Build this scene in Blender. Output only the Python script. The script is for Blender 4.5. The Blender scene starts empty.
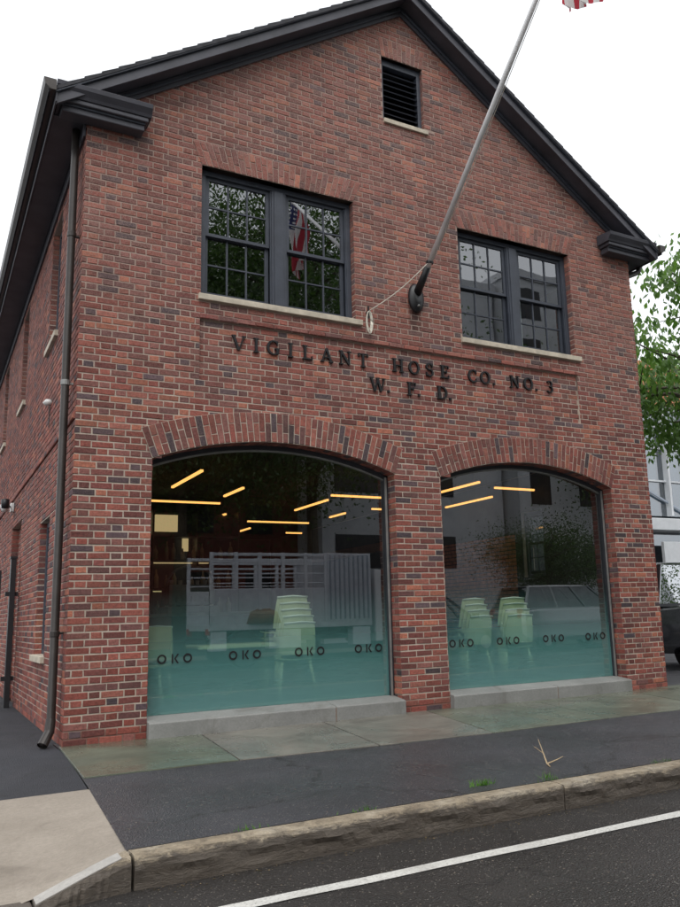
import bpy, math, random
from mathutils import Vector, Matrix
random.seed(7)
R = math.radians
scene = bpy.context.scene
COL = scene.collection

# ------------------------------------------------------------------ camera
cam_d = bpy.data.cameras.new('camera'); cam = bpy.data.objects.new('camera', cam_d); COL.objects.link(cam)
scene.camera = cam
cam_d.sensor_fit = 'VERTICAL'; cam_d.sensor_height = 24.0; cam_d.sensor_width = 24.0
cam_d.lens = 806.86/907*24.0
cam_d.shift_x = -36.1/907; cam_d.shift_y = 8.33/907
cam_d.clip_start = 0.05; cam_d.clip_end = 800
_y, _p, _r = 0.5120, 0.1864, -0.0308
fw = Vector((math.sin(_y)*math.cos(_p), math.cos(_y)*math.cos(_p), math.sin(_p)))
rt = Vector((math.cos(_y), -math.sin(_y), 0)); up = rt.cross(fw)
rt2 = rt*math.cos(_r)+up*math.sin(_r); up2 = -rt*math.sin(_r)+up*math.cos(_r)
m = Matrix.Identity(4)
for i in range(3):
    m[i][0] = rt2[i]; m[i][1] = up2[i]; m[i][2] = -fw[i]
m.translation = Vector((-1.1934, -8.0504, 1.0991))
cam.matrix_world = m

# ------------------------------------------------------------------ world, sun, exposure
SUN_EL, SUN_AZ = 58.0, 200.0      # azimuth measured clockwise from +y
w = bpy.data.worlds.new('World'); scene.world = w; w.use_nodes = True
nt = w.node_tree; nt.nodes.clear()
wo = nt.nodes.new('ShaderNodeOutputWorld'); bg = nt.nodes.new('ShaderNodeBackground')
sky = nt.nodes.new('ShaderNodeTexSky'); sky.sky_type = 'NISHITA'; sky.sun_disc = False
sky.sun_elevation = R(SUN_EL); sky.sun_rotation = R(SUN_AZ)
sky.air_density = 1.0; sky.dust_density = 5.0; sky.ozone_density = 1.0
hs = nt.nodes.new('ShaderNodeHueSaturation'); hs.inputs['Saturation'].default_value = 0.10
mixc = nt.nodes.new('ShaderNodeMix'); mixc.data_type = 'RGBA'; mixc.inputs[0].default_value = 0.6
mixc.inputs[7].default_value = (9.6, 9.9, 10.3, 1)          # even cloud deck
nt.links.new(sky.outputs[0], hs.inputs['Color']); nt.links.new(hs.outputs[0], mixc.inputs[6])
nt.links.new(mixc.outputs[2], bg.inputs[0]); bg.inputs[1].default_value = 0.12
nt.links.new(bg.outputs[0], wo.inputs[0])
sd = bpy.data.lights.new('sun', 'SUN'); sd.energy = 0.6; sd.angle = R(40); sd.color = (1, 0.97, 0.93)
so = bpy.data.objects.new('sun', sd); COL.objects.link(so)
az = R(SUN_AZ); el = R(SUN_EL)
dirv = Vector((math.sin(az)*math.cos(el), math.cos(az)*math.cos(el), math.sin(el)))
so.rotation_euler = dirv.to_track_quat('Z', 'Y').to_euler(); so.location = (0, -10, 20)
scene.view_settings.view_transform = 'Standard'; scene.view_settings.look = 'None'
scene.view_settings.gamma = 1; scene.view_settings.exposure = 0.58
scene.view_settings.use_curve_mapping = False

# ------------------------------------------------------------------ helpers
class MB:
    def __init__(s): s.v = []; s.f = []; s.a = []
    def add(s, vs, fs, a=0.5):
        b = len(s.v); s.v += [tuple(x) for x in vs]; s.f += [tuple(b+i for i in f) for f in fs]; s.a += [a]*len(vs); return s
    def box(s, x0, x1, y0, y1, z0, z1, a=0.5):
        return s.add([(x0,y0,z0),(x1,y0,z0),(x1,y1,z0),(x0,y1,z0),(x0,y0,z1),(x1,y0,z1),(x1,y1,z1),(x0,y1,z1)],
                     [(0,3,2,1),(4,5,6,7),(0,1,5,4),(1,2,6,5),(2,3,7,6),(3,0,4,7)], a)
    def bar(s, p, q, wd, ht=None, upv=(0,0,1), a=0.5):
        ht = ht or wd; p = Vector(p); q = Vector(q); d = (q-p).normalized(); u = Vector(upv)
        if abs(d.dot(u)) > .98: u = Vector((0,1,0))
        sx = d.cross(u).normalized()*wd/2; sz = sx.normalized().cross(d).normalized()*ht/2
        vs = [p-sx-sz, p+sx-sz, p+sx+sz, p-sx+sz, q-sx-sz, q+sx-sz, q+sx+sz, q-sx+sz]
        return s.add(vs, [(0,1,2,3),(7,6,5,4),(0,4,5,1),(1,5,6,2),(2,6,7,3),(3,7,4,0)], a)
    def tube(s, pts, rad, n=10, cap=True, a=0.5):
        pts = [Vector(p) for p in pts]
        rads = rad if isinstance(rad, (list, tuple)) else [rad]*len(pts)
        vs = []; fs = []; prev = None
        for i, p in enumerate(pts):
            d = (pts[min(i+1, len(pts)-1)]-pts[max(i-1, 0)]).normalized()
            if prev is None:
                u = Vector((0,0,1)) if abs(d.z) < .9 else Vector((1,0,0))
                sx = d.cross(u).normalized()
            else:
                sx = (prev-d*prev.dot(d)).normalized()
            prev = sx; sy = d.cross(sx)
            for k in range(n):
                t = 2*math.pi*k/n; vs.append(p+(sx*math.cos(t)+sy*math.sin(t))*rads[i])
        for i in range(len(pts)-1):
            for k in range(n):
                fs.append((i*n+k, i*n+(k+1)%n, (i+1)*n+(k+1)%n, (i+1)*n+k))
        if cap:
            fs.append(tuple(range(n-1, -1, -1))); fs.append(tuple((len(pts)-1)*n+k for k in range(n)))
        return s.add(vs, fs, a)
    def lathe(s, c, prof, n=16, axis='z', a=0.5):
        vs = []; fs = []
        for (r, h) in prof:
            for k in range(n):
                t = 2*math.pi*k/n; x, y = r*math.cos(t), r*math.sin(t)
                if axis == 'z': vs.append((c[0]+x, c[1]+y, c[2]+h))
                elif axis == 'y': vs.append((c[0]+x, c[1]+h, c[2]+y))
                else: vs.append((c[0]+h, c[1]+x, c[2]+y))
        for i in range(len(prof)-1):
            for k in range(n):
                fs.append((i*n+k, i*n+(k+1)%n, (i+1)*n+(k+1)%n, (i+1)*n+k))
        fs.append(tuple(range(n-1, -1, -1))); fs.append(tuple((len(prof)-1)*n+k for k in range(n)))
        return s.add(vs, fs, a)
    def prism(s, poly, h0, h1, plane='xz', a=0.5):
        """poly in 2D, extruded between h0 and h1 along the remaining axis"""
        n = len(poly)
        def P(u, v, h):
            return {'xz': (u, h, v), 'xy': (u, v, h), 'yz': (h, u, v)}[plane]
        vs = [P(u, v, h0) for u, v in poly]+[P(u, v, h1) for u, v in poly]
        fs = [tuple(range(n)), tuple(range(2*n-1, n-1, -1))]+[(i, n+i, n+(i+1)%n, (i+1)%n) for i in range(n)]
        return s.add(vs, fs, a)
    def loft(s, rings, cap=True, a=0.5):
        n = len(rings[0]); vs = [p for r in rings for p in r]; fs = []
        for i in range(len(rings)-1):
            for k in range(n):
                fs.append((i*n+k, i*n+(k+1)%n, (i+1)*n+(k+1)%n, (i+1)*n+k))
        if cap:
            fs.append(tuple(range(n-1, -1, -1))); fs.append(tuple((len(rings)-1)*n+k for k in range(n)))
        return s.add(vs, fs, a)
    def build(s, name, mat, parent=None, smooth=False, bevel=0, fix=True, loc=None):
        me = bpy.data.meshes.new(name); me.from_pydata(s.v, [], s.f); me.update()
        at = me.attributes.new('rnd', 'FLOAT', 'POINT'); at.data.foreach_set('value', s.a)
        if fix:
            import bmesh
            bm = bmesh.new(); bm.from_mesh(me); bmesh.ops.recalc_face_normals(bm, faces=bm.faces); bm.to_mesh(me); bm.free()
        if smooth:
            me.polygons.foreach_set('use_smooth', [True]*len(me.polygons))
        me.materials.append(mat)
        o = bpy.data.objects.new(name, me); COL.objects.link(o)
        if parent: o.parent = parent
        if loc: o.location = loc
        if bevel:
            b = o.modifiers.new('bevel', 'BEVEL'); b.width = bevel; b.segments = 2; b.limit_method = 'ANGLE'
        return o

def tag(o, label=None, cat=None, group=None, kind=None):
    if label: o['label'] = label
    if cat: o['category'] = cat
    if group: o['group'] = group
    if kind: o['kind'] = kind
    return o
def thing(name, loc, label, cat, group=None, rz=0):
    o = bpy.data.objects.new(name, None); COL.objects.link(o); o.location = loc; o.rotation_euler = (0, 0, rz)
    o.empty_display_size = .2
    return tag(o, label, cat, group)
def copy_tree(o, parent=None):
    c = o.copy(); COL.objects.link(c)
    if parent: c.parent = parent
    for ch in list(o.children): copy_tree(ch, c)
    return c

# ------------------------------------------------------------------ materials
def nodes(name):
    mt = bpy.data.materials.new(name); mt.use_nodes = True; n = mt.node_tree
    b = n.nodes['Principled BSDF']
    return mt, n, b
def N(n, t, **kw):
    x = n.nodes.new(t)
    for k, v in kw.items(): setattr(x, k, v)
    return x
def noise(n, scale, detail=4, rough=.55, coord=None, dist=0):
    t = N(n, 'ShaderNodeTexNoise'); t.inputs['Scale'].default_value = scale; t.inputs['Detail'].default_value = detail
    t.inputs['Roughness'].default_value = rough; t.inputs['Distortion'].default_value = dist
    if coord is None:
        coord = N(n, 'ShaderNodeTexCoord').outputs['Object']
    n.links.new(coord, t.inputs['Vector']); return t.outputs['Fac']
def ramp(n, fac, stops, interp='LINEAR'):
    r = N(n, 'ShaderNodeValToRGB'); r.color_ramp.interpolation = interp
    e = r.color_ramp.elements
    e.remove(e[1]); e[0].position = stops[0][0]
    for i, (p, c) in enumerate(stops):
        k = e[0] if i == 0 else e.new(p)
        k.color = (c, c, c, 1) if isinstance(c, (int, float)) else (*c, 1)
    n.links.new(fac, r.inputs[0]); return r.outputs[0]
def mix(n, fac, a, b, mode='MIX'):
    x = N(n, 'ShaderNodeMix', data_type='RGBA', blend_type=mode)
    for s, v in ((0, fac), (6, a), (7, b)):
        if isinstance(v, (int, float)): x.inputs[s].default_value = v if s == 0 else (v, v, v, 1)
        elif isinstance(v, tuple): x.inputs[s].default_value = (*v, 1)
        else: n.links.new(v, x.inputs[s])
    return x.outputs[2]
def math_(n, op, a, b=0.0, clamp=False):
    x = N(n, 'ShaderNodeMath', operation=op, use_clamp=clamp)
    for i, v in enumerate((a, b)):
        if isinstance(v, (int, float)): x.inputs[i].default_value = v
        else: n.links.new(v, x.inputs[i])
    return x.outputs[0]
def bump(n, b, h, strength=.3, dist=.01):
    x = N(n, 'ShaderNodeBump'); x.inputs['Strength'].default_value = strength; x.inputs['Distance'].default_value = dist
    n.links.new(h, x.inputs['Height']); n.links.new(x.outputs[0], b.inputs['Normal'])
def simple(name, col, rough=.5, metal=0, var=.15, nscale=6, spec=.5, bmp=0, bscale=60, coat=0):
    mt, n, b = nodes(name)
    f = noise(n, nscale, 5)
    c = ramp(n, f, [(.3, tuple(x*(1-var) for x in col)), (.7, tuple(min(1, x*(1+var)) for x in col))])
    n.links.new(c, b.inputs['Base Color']); b.inputs['Roughness'].default_value = rough
    b.inputs['Metallic'].default_value = metal; b.inputs['Specular IOR Level'].default_value = spec
    b.inputs['Coat Weight'].default_value = coat
    if bmp: bump(n, b, noise(n, bscale, 4), bmp, .004)
    return mt

def brick_mat(name, dark_share=.1, purple=0.0):
    mt, n, b = nodes(name)
    tc = N(n, 'ShaderNodeTexCoord').outputs['Object']
    at = N(n, 'ShaderNodeAttribute', attribute_name='rnd').outputs['Fac']
    d = 1-dark_share
    reds = ramp(n, at, [(0, (.225, .062, .042)), (.14, (.285, .088, .058)), (.26, (.165, .052, .040)), (.38, (.310, .112, .074)), (.50, (.240, .072, .048)),
                        (.60, (.140, .062, .052)), (.68, (.37, .135, .075)), (.76, (.225, .090, .068)), (d-.02, (.20, .056, .044)), (d, (.100, .070, .072)), (d+(1-d)*.6, (.058, .046, .050))], 'CONSTANT')
    hh_ = math_(n, 'FRACT', math_(n, 'MULTIPLY', at, 37.7)); reds = mix(n, 1., reds, ramp(n, hh_, [(0, (.74, .70, .78)), (1, (1.30, 1.22, 1.36))]), 'MULTIPLY')
    f = noise(n, 38, 6, .65, tc)
    c = mix(n, .8, reds, ramp(n, f, [(.28, .42), (.5, .85), (.75, 1.35)]), 'MULTIPLY')
    sx = N(n, 'ShaderNodeSeparateXYZ'); n.links.new(tc, sx.inputs[0])
    big = noise(n, .75, 5, .65, tc, .5); fine = noise(n, 95, 3, .7, tc)
    # paler pinkish tone, stronger with height, patchy below
    hgt = ramp(n, math_(n, 'MULTIPLY', sx.outputs[2], .1), [(.0, .0), (.36, .12), (.50, .42), (.9, .62)])
    sc = math_(n, 'MULTIPLY', math_(n, 'ADD', ramp(n, big, [(.35, .0), (.7, .22)]), hgt), ramp(n, fine, [(.42, .12), (.60, 1.)]))
    c = mix(n, sc, c, (.34, .225, .19))
    # soot and damp blotches with their own shape
    bl = ramp(n, noise(n, 1.9, 5, .7, tc, .8), [(.56, 0.), (.70, .55)])
    c = mix(n, bl, c, (.075, .045, .040))
    sp = ramp(n, noise(n, 150, 2, .5, tc), [(.64, 0.), (.72, .6)])
    c = mix(n, sp, c, (.05, .03, .03))
    # rust and grime run below the flagpole bracket
    vx = math_(n, 'MULTIPLY', math_(n, 'SUBTRACT', sx.outputs[0], 3.94), 7.0); vz = math_(n, 'MULTIPLY', math_(n, 'SUBTRACT', sx.outputs[2], 4.66), 4.2)
    rr = math_(n, 'ADD', math_(n, 'ADD', math_(n, 'MULTIPLY', vx, vx), math_(n, 'MULTIPLY', vz, vz)), math_(n, 'MULTIPLY', noise(n, 12, 4, .6, tc), .9))
    c = mix(n, ramp(n, rr, [(.55, .8), (1.2, 0.)]), c, (.035, .022, .02))
    n.links.new(c, b.inputs['Base Color']); b.inputs['Roughness'].default_value = .82
    b.inputs['Specular IOR Level'].default_value = .3
    bump(n, b, noise(n, 90, 6, .7, tc), .8, .007)
    return mt
def mortar_mat():
    mt, n, b = nodes('mortar')
    tc = N(n, 'ShaderNodeTexCoord').outputs['Object']
    f = noise(n, 1.3, 5, .7, tc); g = noise(n, 60, 4, .7, tc)
    c = ramp(n, f, [(.3, (.32, .255, .21)), (.5, (.47, .395, .325)), (.75, (.64, .56, .47))])
    sx = N(n, 'ShaderNodeSeparateXYZ'); n.links.new(tc, sx.inputs[0])
    old = ramp(n, math_(n, 'ADD', math_(n, 'MULTIPLY', sx.outputs[2], .1), math_(n, 'MULTIPLY', noise(n, 2.4, 6, .75, tc, .6), .34)), [(.49, .0), (.56, .40), (.70, .72)])
    c = mix(n, old, c, (.33, .22, .185))       # old pinkish pointing higher up, newer pale pointing in patches
    c = mix(n, .5, c, ramp(n, g, [(.3, .6), (.7, 1.15)]), 'MULTIPLY')
    low = ramp(n, math_(n, 'ADD', sx.outputs[2], math_(n, 'MULTIPLY', noise(n, 3, 3, .6, tc), .12)), [(.17, .85), (.22, 0.)])
    c = mix(n, low, c, (.15, .06, .045))       # bottom courses pointed in red mortar
    n.links.new(c, b.inputs['Base Color']); b.inputs['Roughness'].default_value = .95
    bump(n, b, g, .6, .004)
    return mt
M = {}
M['brick'] = brick_mat('brick', .07); M['mortar'] = mortar_mat(); M['brick_arch'] = brick_mat('brick_arch', .28)
M['brick_plain'] = brick_mat('brick_plain', .05)
M['trim'] = simple('slate_paint', (.046, .053, .070), .5, var=.18, bmp=.15)
M['trim_dark'] = simple('dark_paint', (.022, .024, .030), .55, var=.2)
M['cornice'] = simple('cornice_paint', (.062, .062, .076), .55, var=.25, nscale=3, bmp=.2)
M['shingle'] = simple('shingle', (.04, .04, .046), .9, var=.4, nscale=12, bmp=.6)
M['black'] = simple('black_metal', (.012, .012, .014), .45, var=.2)
M['pipe'] = simple('brown_pipe', (.040, .034, .031), .42, .3, var=.25, nscale=4)
M['sill'] = simple('limestone', (.50, .44, .35), .8, var=.22, nscale=9, bmp=.4)
M['white'] = simple('white_plastic', (.7, .7, .68), .5, var=.08)
M['int_dark'] = simple('dark_interior', (.030, .030, .033), .8, var=.3)
M['int_floor'] = simple('interior_floor', (.10, .095, .09), .5, var=.2)
M['wood'] = simple('wood', (.22, .10, .045), .55, var=.3, nscale=5)
M['pole'] = simple('brushed_steel', (.80, .80, .80), .4, 0.0, var=.15, nscale=3)
M['rope'] = simple('rope', (.60, .56, .48), .9, var=.2, nscale=80)
M['galv'] = simple('galvanised', (.28, .28, .27), .55, .5, var=.2)

def concrete_mat(name, c0, c1, stain=(.10, .075, .05), rough=.75, joints=False):
    mt, n, b = nodes(name)
    f = noise(n, 2.2, 6, .65); g = noise(n, 45, 5, .75); h = noise(n, 260, 2, .5)
    c = ramp(n, f, [(.3, c0), (.7, c1)])
    c = mix(n, .5, c, ramp(n, g, [(.3, .65), (.7, 1.2)]), 'MULTIPLY')
    c = mix(n, ramp(n, h, [(.6, 0.), (.7, .5)]), c, stain)
    st = ramp(n, noise(n, 1.1, 4, .7, dist=1.2), [(.58, 0.), (.72, .55)])
    c = mix(n, st, c, stain)
    n.links.new(c, b.inputs['Base Color']); b.inputs['Roughness'].default_value = rough
    bump(n, b, g, .45, .006)
    return mt
M['concrete'] = concrete_mat('concrete', (.24, .205, .165), (.33, .285, .235), (.14, .115, .09), .8)
M['bay_sill'] = concrete_mat('cast_stone', (.19, .19, .18), (.27, .27, .255), (.10, .09, .075), .7)
M['granite'] = None
def granite_mat():
    mt, n, b = nodes('granite')
    tc = N(n, 'ShaderNodeTexCoord').outputs['Object']
    mp = N(n, 'ShaderNodeMapping'); mp.inputs['Scale'].default_value = (1, 1, 3.5); n.links.new(tc, mp.inputs[0])
    f = noise(n, 3.2, 6, .7, mp.outputs[0]); g = noise(n, 120, 3, .6, tc); k = noise(n, 11, 6, .75, mp.outputs[0], .8)
    sx = N(n, 'ShaderNodeSeparateXYZ'); n.links.new(tc, sx.inputs[0])
    c = ramp(n, f, [(.25, (.20, .155, .105)), (.5, (.33, .27, .19)), (.75, (.45, .40, .32))])
    c = mix(n, .8, c, ramp(n, k, [(.3, .3), (.5, .8), (.7, 1.3)]), 'MULTIPLY')
    c = mix(n, .5, c, ramp(n, g, [(.35, .6), (.65, 1.25)]), 'MULTIPLY')
    # darker brown on the face below the top edge, with an uneven edge
    lowf = ramp(n, math_(n, 'ADD', sx.outputs[2], math_(n, 'MULTIPLY', f, .09)), [(.0, .0), (.001, 0.)])
    c = mix(n, ramp(n, math_(n, 'ADD', sx.outputs[2], math_(n, 'MULTIPLY', k, .12)), [(.030, .85), (.056, 0.)]), c, (.070, .056, .046))
    n.links.new(c, b.inputs['Base Color']); b.inputs['Roughness'].default_value = .6
    bump(n, b, k, .8, .02)
    return mt
M['granite'] = granite_mat()

def asphalt_mat(name, base, rough0, rough1, speck=.35, specks=True, wetscale=.5):
    mt, n, b = nodes(name)
    tc = N(n, 'ShaderNodeTexCoord').outputs['Object']
    v = N(n, 'ShaderNodeTexVoronoi'); v.inputs['Scale'].default_value = 95; n.links.new(tc, v.inputs['Vector'])
    v2 = N(n, 'ShaderNodeTexVoronoi'); v2.inputs['Scale'].default_value = 44; n.links.new(tc, v2.inputs['Vector'])
    f = noise(n, 1.1, 6, .65, tc); g = noise(n, 130, 3, .7, tc)
    c = ramp(n, f, [(.3, tuple(x*.75 for x in base)), (.7, tuple(x*1.3 for x in base))])
    c = mix(n, .65, c, ramp(n, g, [(.3, .45), (.7, 1.5)]), 'MULTIPLY')
    sp = N(n, 'ShaderNodeSeparateColor'); n.links.new(v.outputs['Color'], sp.inputs[0])
    k = math_(n, 'MULTIPLY', ramp(n, sp.outputs[0], [(.90, 0.), (.92, speck)]), ramp(n, v.outputs['Distance'], [(.25, 1.), (.45, 0.)]))
    c = mix(n, k, c, (.40, .36, .31))
    sp2 = N(n, 'ShaderNodeSeparateColor'); n.links.new(v2.outputs['Color'], sp2.inputs[0])
    k2 = math_(n, 'MULTIPLY', ramp(n, sp2.outputs[0], [(.95, 0.), (.96, speck)]), ramp(n, v2.outputs['Distance'], [(.15, 1.), (.3, 0.)]))
    c = mix(n, k2, c, (.38, .30, .22))
    n.links.new(c, b.inputs['Base Color'])
    vc = N(n, 'ShaderNodeTexVoronoi', feature='DISTANCE_TO_EDGE'); vc.inputs['Scale'].default_value = .42
    wn_ = N(n, 'ShaderNodeTexNoise'); wn_.inputs['Scale'].default_value = 3; wn_.inputs['Detail'].default_value = 6; n.links.new(tc, wn_.inputs['Vector'])
    va = N(n, 'ShaderNodeVectorMath', operation='MULTIPLY_ADD'); n.links.new(wn_.outputs['Color'], va.inputs[0]); va.inputs[1].default_value = (.5, .5, .5); n.links.new(tc, va.inputs[2]); n.links.new(va.outputs[0], vc.inputs['Vector'])
    crk = ramp(n, vc.outputs['Distance'], [(.0, .8), (.006, 0.)])
    c2 = mix(n, crk, c, (.008, .007, .007)); n.links.new(c2, b.inputs['Base Color'])
    wv = noise(n, wetscale, 5, .6, tc, .6)
    n.links.new(ramp(n, wv, [(.36, rough0), (.62, rough1)]), b.inputs['Roughness'])
    hh = math_(n, 'ADD', v.outputs['Distance'], g)
    bump(n, b, hh, .9, .008)
    return mt
M['road'] = asphalt_mat('road_asphalt', (.026, .023, .021), .16, .48, .5, wetscale=.7)
M['walk'] = asphalt_mat('sidewalk_asphalt', (.040, .040, .046), .22, .58, .6)
M['drive'] = asphalt_mat('driveway_asphalt', (.026, .027, .034), .65, .9, .12)
def flag_mat():
    mt, n, b = nodes('bluestone')
    tc = N(n, 'ShaderNodeTexCoord').outputs['Object']
    at = N(n, 'ShaderNodeAttribute', attribute_name='rnd').outputs['Fac']
    f = noise(n, 1.6, 6, .62, tc, .7); g = noise(n, 55, 5, .75, tc)
    c = ramp(n, at, [(0, (.110, .122, .090)), (.35, (.130, .138, .106)), (.65, (.148, .145, .122)), (1, (.165, .150, .13))])
    c = mix(n, .8, c, ramp(n, f, [(.3, .6), (.5, 1.), (.72, 1.55)]), 'MULTIPLY')
    c = mix(n, .45, c, ramp(n, g, [(.3, .6), (.7, 1.3)]), 'MULTIPLY')
    c = mix(n, ramp(n, noise(n, 2.7, 5, .7, tc, 1.5), [(.6, 0.), (.72, .45)]), c, (.15, .10, .075))
    n.links.new(c, b.inputs['Base Color'])
    n.links.new(ramp(n, noise(n, .9, 5, .65, tc, .8), [(.4, .12), (.62, .52)]), b.inputs['Roughness'])
    bump(n, b, mix(n, .5, f, g), .25, .008)
    return mt
M['flag'] = flag_mat()
def line_mat():
    mt, n, b = nodes('road_paint')
    c = ramp(n, noise(n, 70, 6, .75), [(.30, (.10, .095, .09)), (.40, (.45, .44, .41)), (.5, (.58, .57, .53)), (.7, (.68, .67, .63))])
    c = mix(n, ramp(n, noise(n, 2.5, 5, .7), [(.5, 0.), (.7, .45)]), c, (.25, .23, .20))
    n.links.new(c, b.inputs['Base Color']); b.inputs['Roughness'].default_value = .5
    bump(n, b, noise(n, 120, 3), .3, .004); return mt
M['line'] = line_mat()

def glass_mat(name, boost=2.0, tint=(.75, .8, .8), base=.0, wob=0.0):
    mt, n, b = nodes(name); n.nodes.remove(b)
    out = n.nodes['Material Output']
    ge = N(n, 'ShaderNodeNewGeometry'); dp_ = N(n, 'ShaderNodeVectorMath', operation='DOT_PRODUCT')
    n.links.new(ge.outputs['Incoming'], dp_.inputs[0]); n.links.new(ge.outputs['True Normal'], dp_.inputs[1])
    cs_ = math_(n, 'SUBTRACT', 1.0, math_(n, 'ABSOLUTE', dp_.outputs['Value']))
    fac = math_(n, 'ADD', math_(n, 'MULTIPLY', math_(n, 'POWER', cs_, 5.0), .9), base, True)
    tr = N(n, 'ShaderNodeBsdfTransparent'); tr.inputs[0].default_value = (*tint, 1)
    gl = N(n, 'ShaderNodeBsdfGlossy'); gl.inputs['Roughness'].default_value = 0.0; gl.inputs[0].default_value = (.95, .97, 1, 1)
    if wob:
        x = N(n, 'ShaderNodeBump'); x.inputs['Strength'].default_value = wob; x.inputs['Distance'].default_value = .02
        n.links.new(noise(n, 1.6, 2, .5), x.inputs['Height']); n.links.new(x.outputs[0], gl.inputs['Normal'])
    mx = N(n, 'ShaderNodeMixShader'); n.links.new(fac, mx.inputs[0]); n.links.new(tr.outputs[0], mx.inputs[1]); n.links.new(gl.outputs[0], mx.inputs[2])
    n.links.new(mx.outputs[0], out.inputs[0]); return mt
M['shop_glass'] = glass_mat('shop_glass', 1, (.86, .90, .89), .20, wob=.003)
M['pane'] = glass_mat('window_pane', 1, (.6, .66, .66), .20, wob=.05)
M['car_glass'] = glass_mat('car_glass', 1, (.25, .28, .28), .12)
M['sky_glass'] = glass_mat('reflective_glass', 1, (.25, .28, .28), .50)
M['far_glass'] = glass_mat('curtain_glass', 1, (.35, .45, .5), .26)
def film_mat():
    mt, n, b = nodes('frosted_film'); n.nodes.remove(b); out = n.nodes['Material Output']
    tc = N(n, 'ShaderNodeTexCoord').outputs['Object']
    sx = N(n, 'ShaderNodeSeparateXYZ'); n.links.new(tc, sx.inputs[0])
    f = ramp(n, math_(n, 'MULTIPLY', sx.outputs[2], .5), [(.12, .76), (.30, .68), (.40, .50), (.50, .27), (.60, .12), (.69, 0.)])
    df = N(n, 'ShaderNodeBsdfDiffuse'); df.inputs[0].default_value = (.25, .57, .56, 1)
    tl = N(n, 'ShaderNodeBsdfTranslucent'); tl.inputs[0].default_value = (.35, .7, .65, 1)
    m1 = N(n, 'ShaderNodeMixShader'); m1.inputs[0].default_value = .25
    n.links.new(df.outputs[0], m1.inputs[1]); n.links.new(tl.outputs[0], m1.inputs[2])
    tr = N(n, 'ShaderNodeBsdfTransparent'); tr.inputs[0].default_value = (.85, 1, .97, 1)
    m2 = N(n, 'ShaderNodeMixShader'); n.links.new(f, m2.inputs[0]); n.links.new(tr.outputs[0], m2.inputs[1]); n.links.new(m1.outputs[0], m2.inputs[2])
    n.links.new(m2.outputs[0], out.inputs[0]); return mt
M['film'] = film_mat()
def emit(name, col, st):
    mt, n, b = nodes(name); b.inputs['Base Color'].default_value = (*col, 1)
    b.inputs['Emission Color'].default_value = (*col, 1); b.inputs['Emission Strength'].default_value = st; return mt
M['lamp'] = emit('warm_led', (1, .47, .12), 1.35)
M['cabinet_and_fill_glow'] = emit('lit_cabinet_and_fill', (1, .74, .36), .34)

def leaf_mat(name, c0, c1):
    mt, n, b = nodes(name)
    at = N(n, 'ShaderNodeAttribute', attribute_name='rnd').outputs['Fac']
    c = ramp(n, at, [(0, c0), (1, c1)])
    n.links.new(c, b.inputs['Base Color']); b.inputs['Roughness'].default_value = .5
    tl = N(n, 'ShaderNodeBsdfTranslucent'); n.links.new(mix(n, 1., c, (1.4, 1.7, .7), 'MULTIPLY'), tl.inputs[0])
    mx = N(n, 'ShaderNodeMixShader'); mx.inputs[0].default_value = .35
    n.links.new(b.outputs[0], mx.inputs[1]); n.links.new(tl.outputs[0], mx.inputs[2])
    n.links.new(mx.outputs[0], n.nodes['Material Output'].inputs[0]); return mt
M['leaf'] = leaf_mat('leaf_bright', (.045, .10, .024), (.16, .27, .07))
M['leaf_dark'] = leaf_mat('leaf_dark', (.035, .07, .022), (.11, .17, .06))
M['bark'] = simple('bark', (.10, .08, .06), .9, var=.4, nscale=14, bmp=.8, bscale=30)

# ------------------------------------------------------------------ key dimensions of the firehouse
W = 7.78; DEP = 14.0
BAYS = [(.744, 3.575), (4.215, 7.046)]; SPR = 2.712; RISE = .262
HC = (BAYS[0][1]-BAYS[0][0])/2; RAD = (HC*HC+RISE*RISE)/(2*RISE); RING = .325
CO = .0677; BH = .0545; ST = .2005; HD = .0950; JT = .0125
WINS = [(1.225, 3.115), (4.66, 6.585)]; WZ0, WZ1 = 4.545, 6.068
LV = (3.59, 4.215, 7.345, 8.245)
PAN = (1.22, 6.58, 3.588, 4.270)
APX, APZ, SLP = 3.89, 8.965, .675
def zline(x): return APZ-SLP*abs(x-APX)

house = thing('brick_firehouse', (0, 0, 0), 'red brick former firehouse with steep dark gable and two arched glass bays', 'building')

# ------------------------------------------------------------------ bricks as geometry
def qbrick(mb, quad, d, tf, a):
    """quad: 4 (u,v) ccw; d: how proud; tf(u,v,h) -> xyz (h outward)"""
    cu = sum(q[0] for q in quad)/4; cv = sum(q[1] for q in quad)/4
    j = .0024
    q2 = [(q[0]+random.uniform(-j, j), q[1]+random.uniform(-j, j)) for q in quad]
    d += random.uniform(-.0018, .0018)
    tl = [random.uniform(-.0012, .0012) for _ in range(4)]
    ch = .0038
    def ins(q):
        dx, dy = cu-q[0], cv-q[1]
        return (q[0]+math.copysign(min(ch, abs(dx)), dx), q[1]+math.copysign(min(ch, abs(dy)), dy))
    v = [tf(q[0], q[1], -.004) for q in q2]+[tf(q[0], q[1], d-.0025) for q in q2]
    v += [tf(*ins(q), d+tl[i]) for i, q in enumerate(q2)]
    f = [(8, 9, 10, 11)]
    for i in range(4):
        k = (i+1) % 4; f.append((i, k, 4+k, 4+i)); f.append((4+i, 4+k, 8+k, 8+i))
    mb.add(v, f, a)
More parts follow.
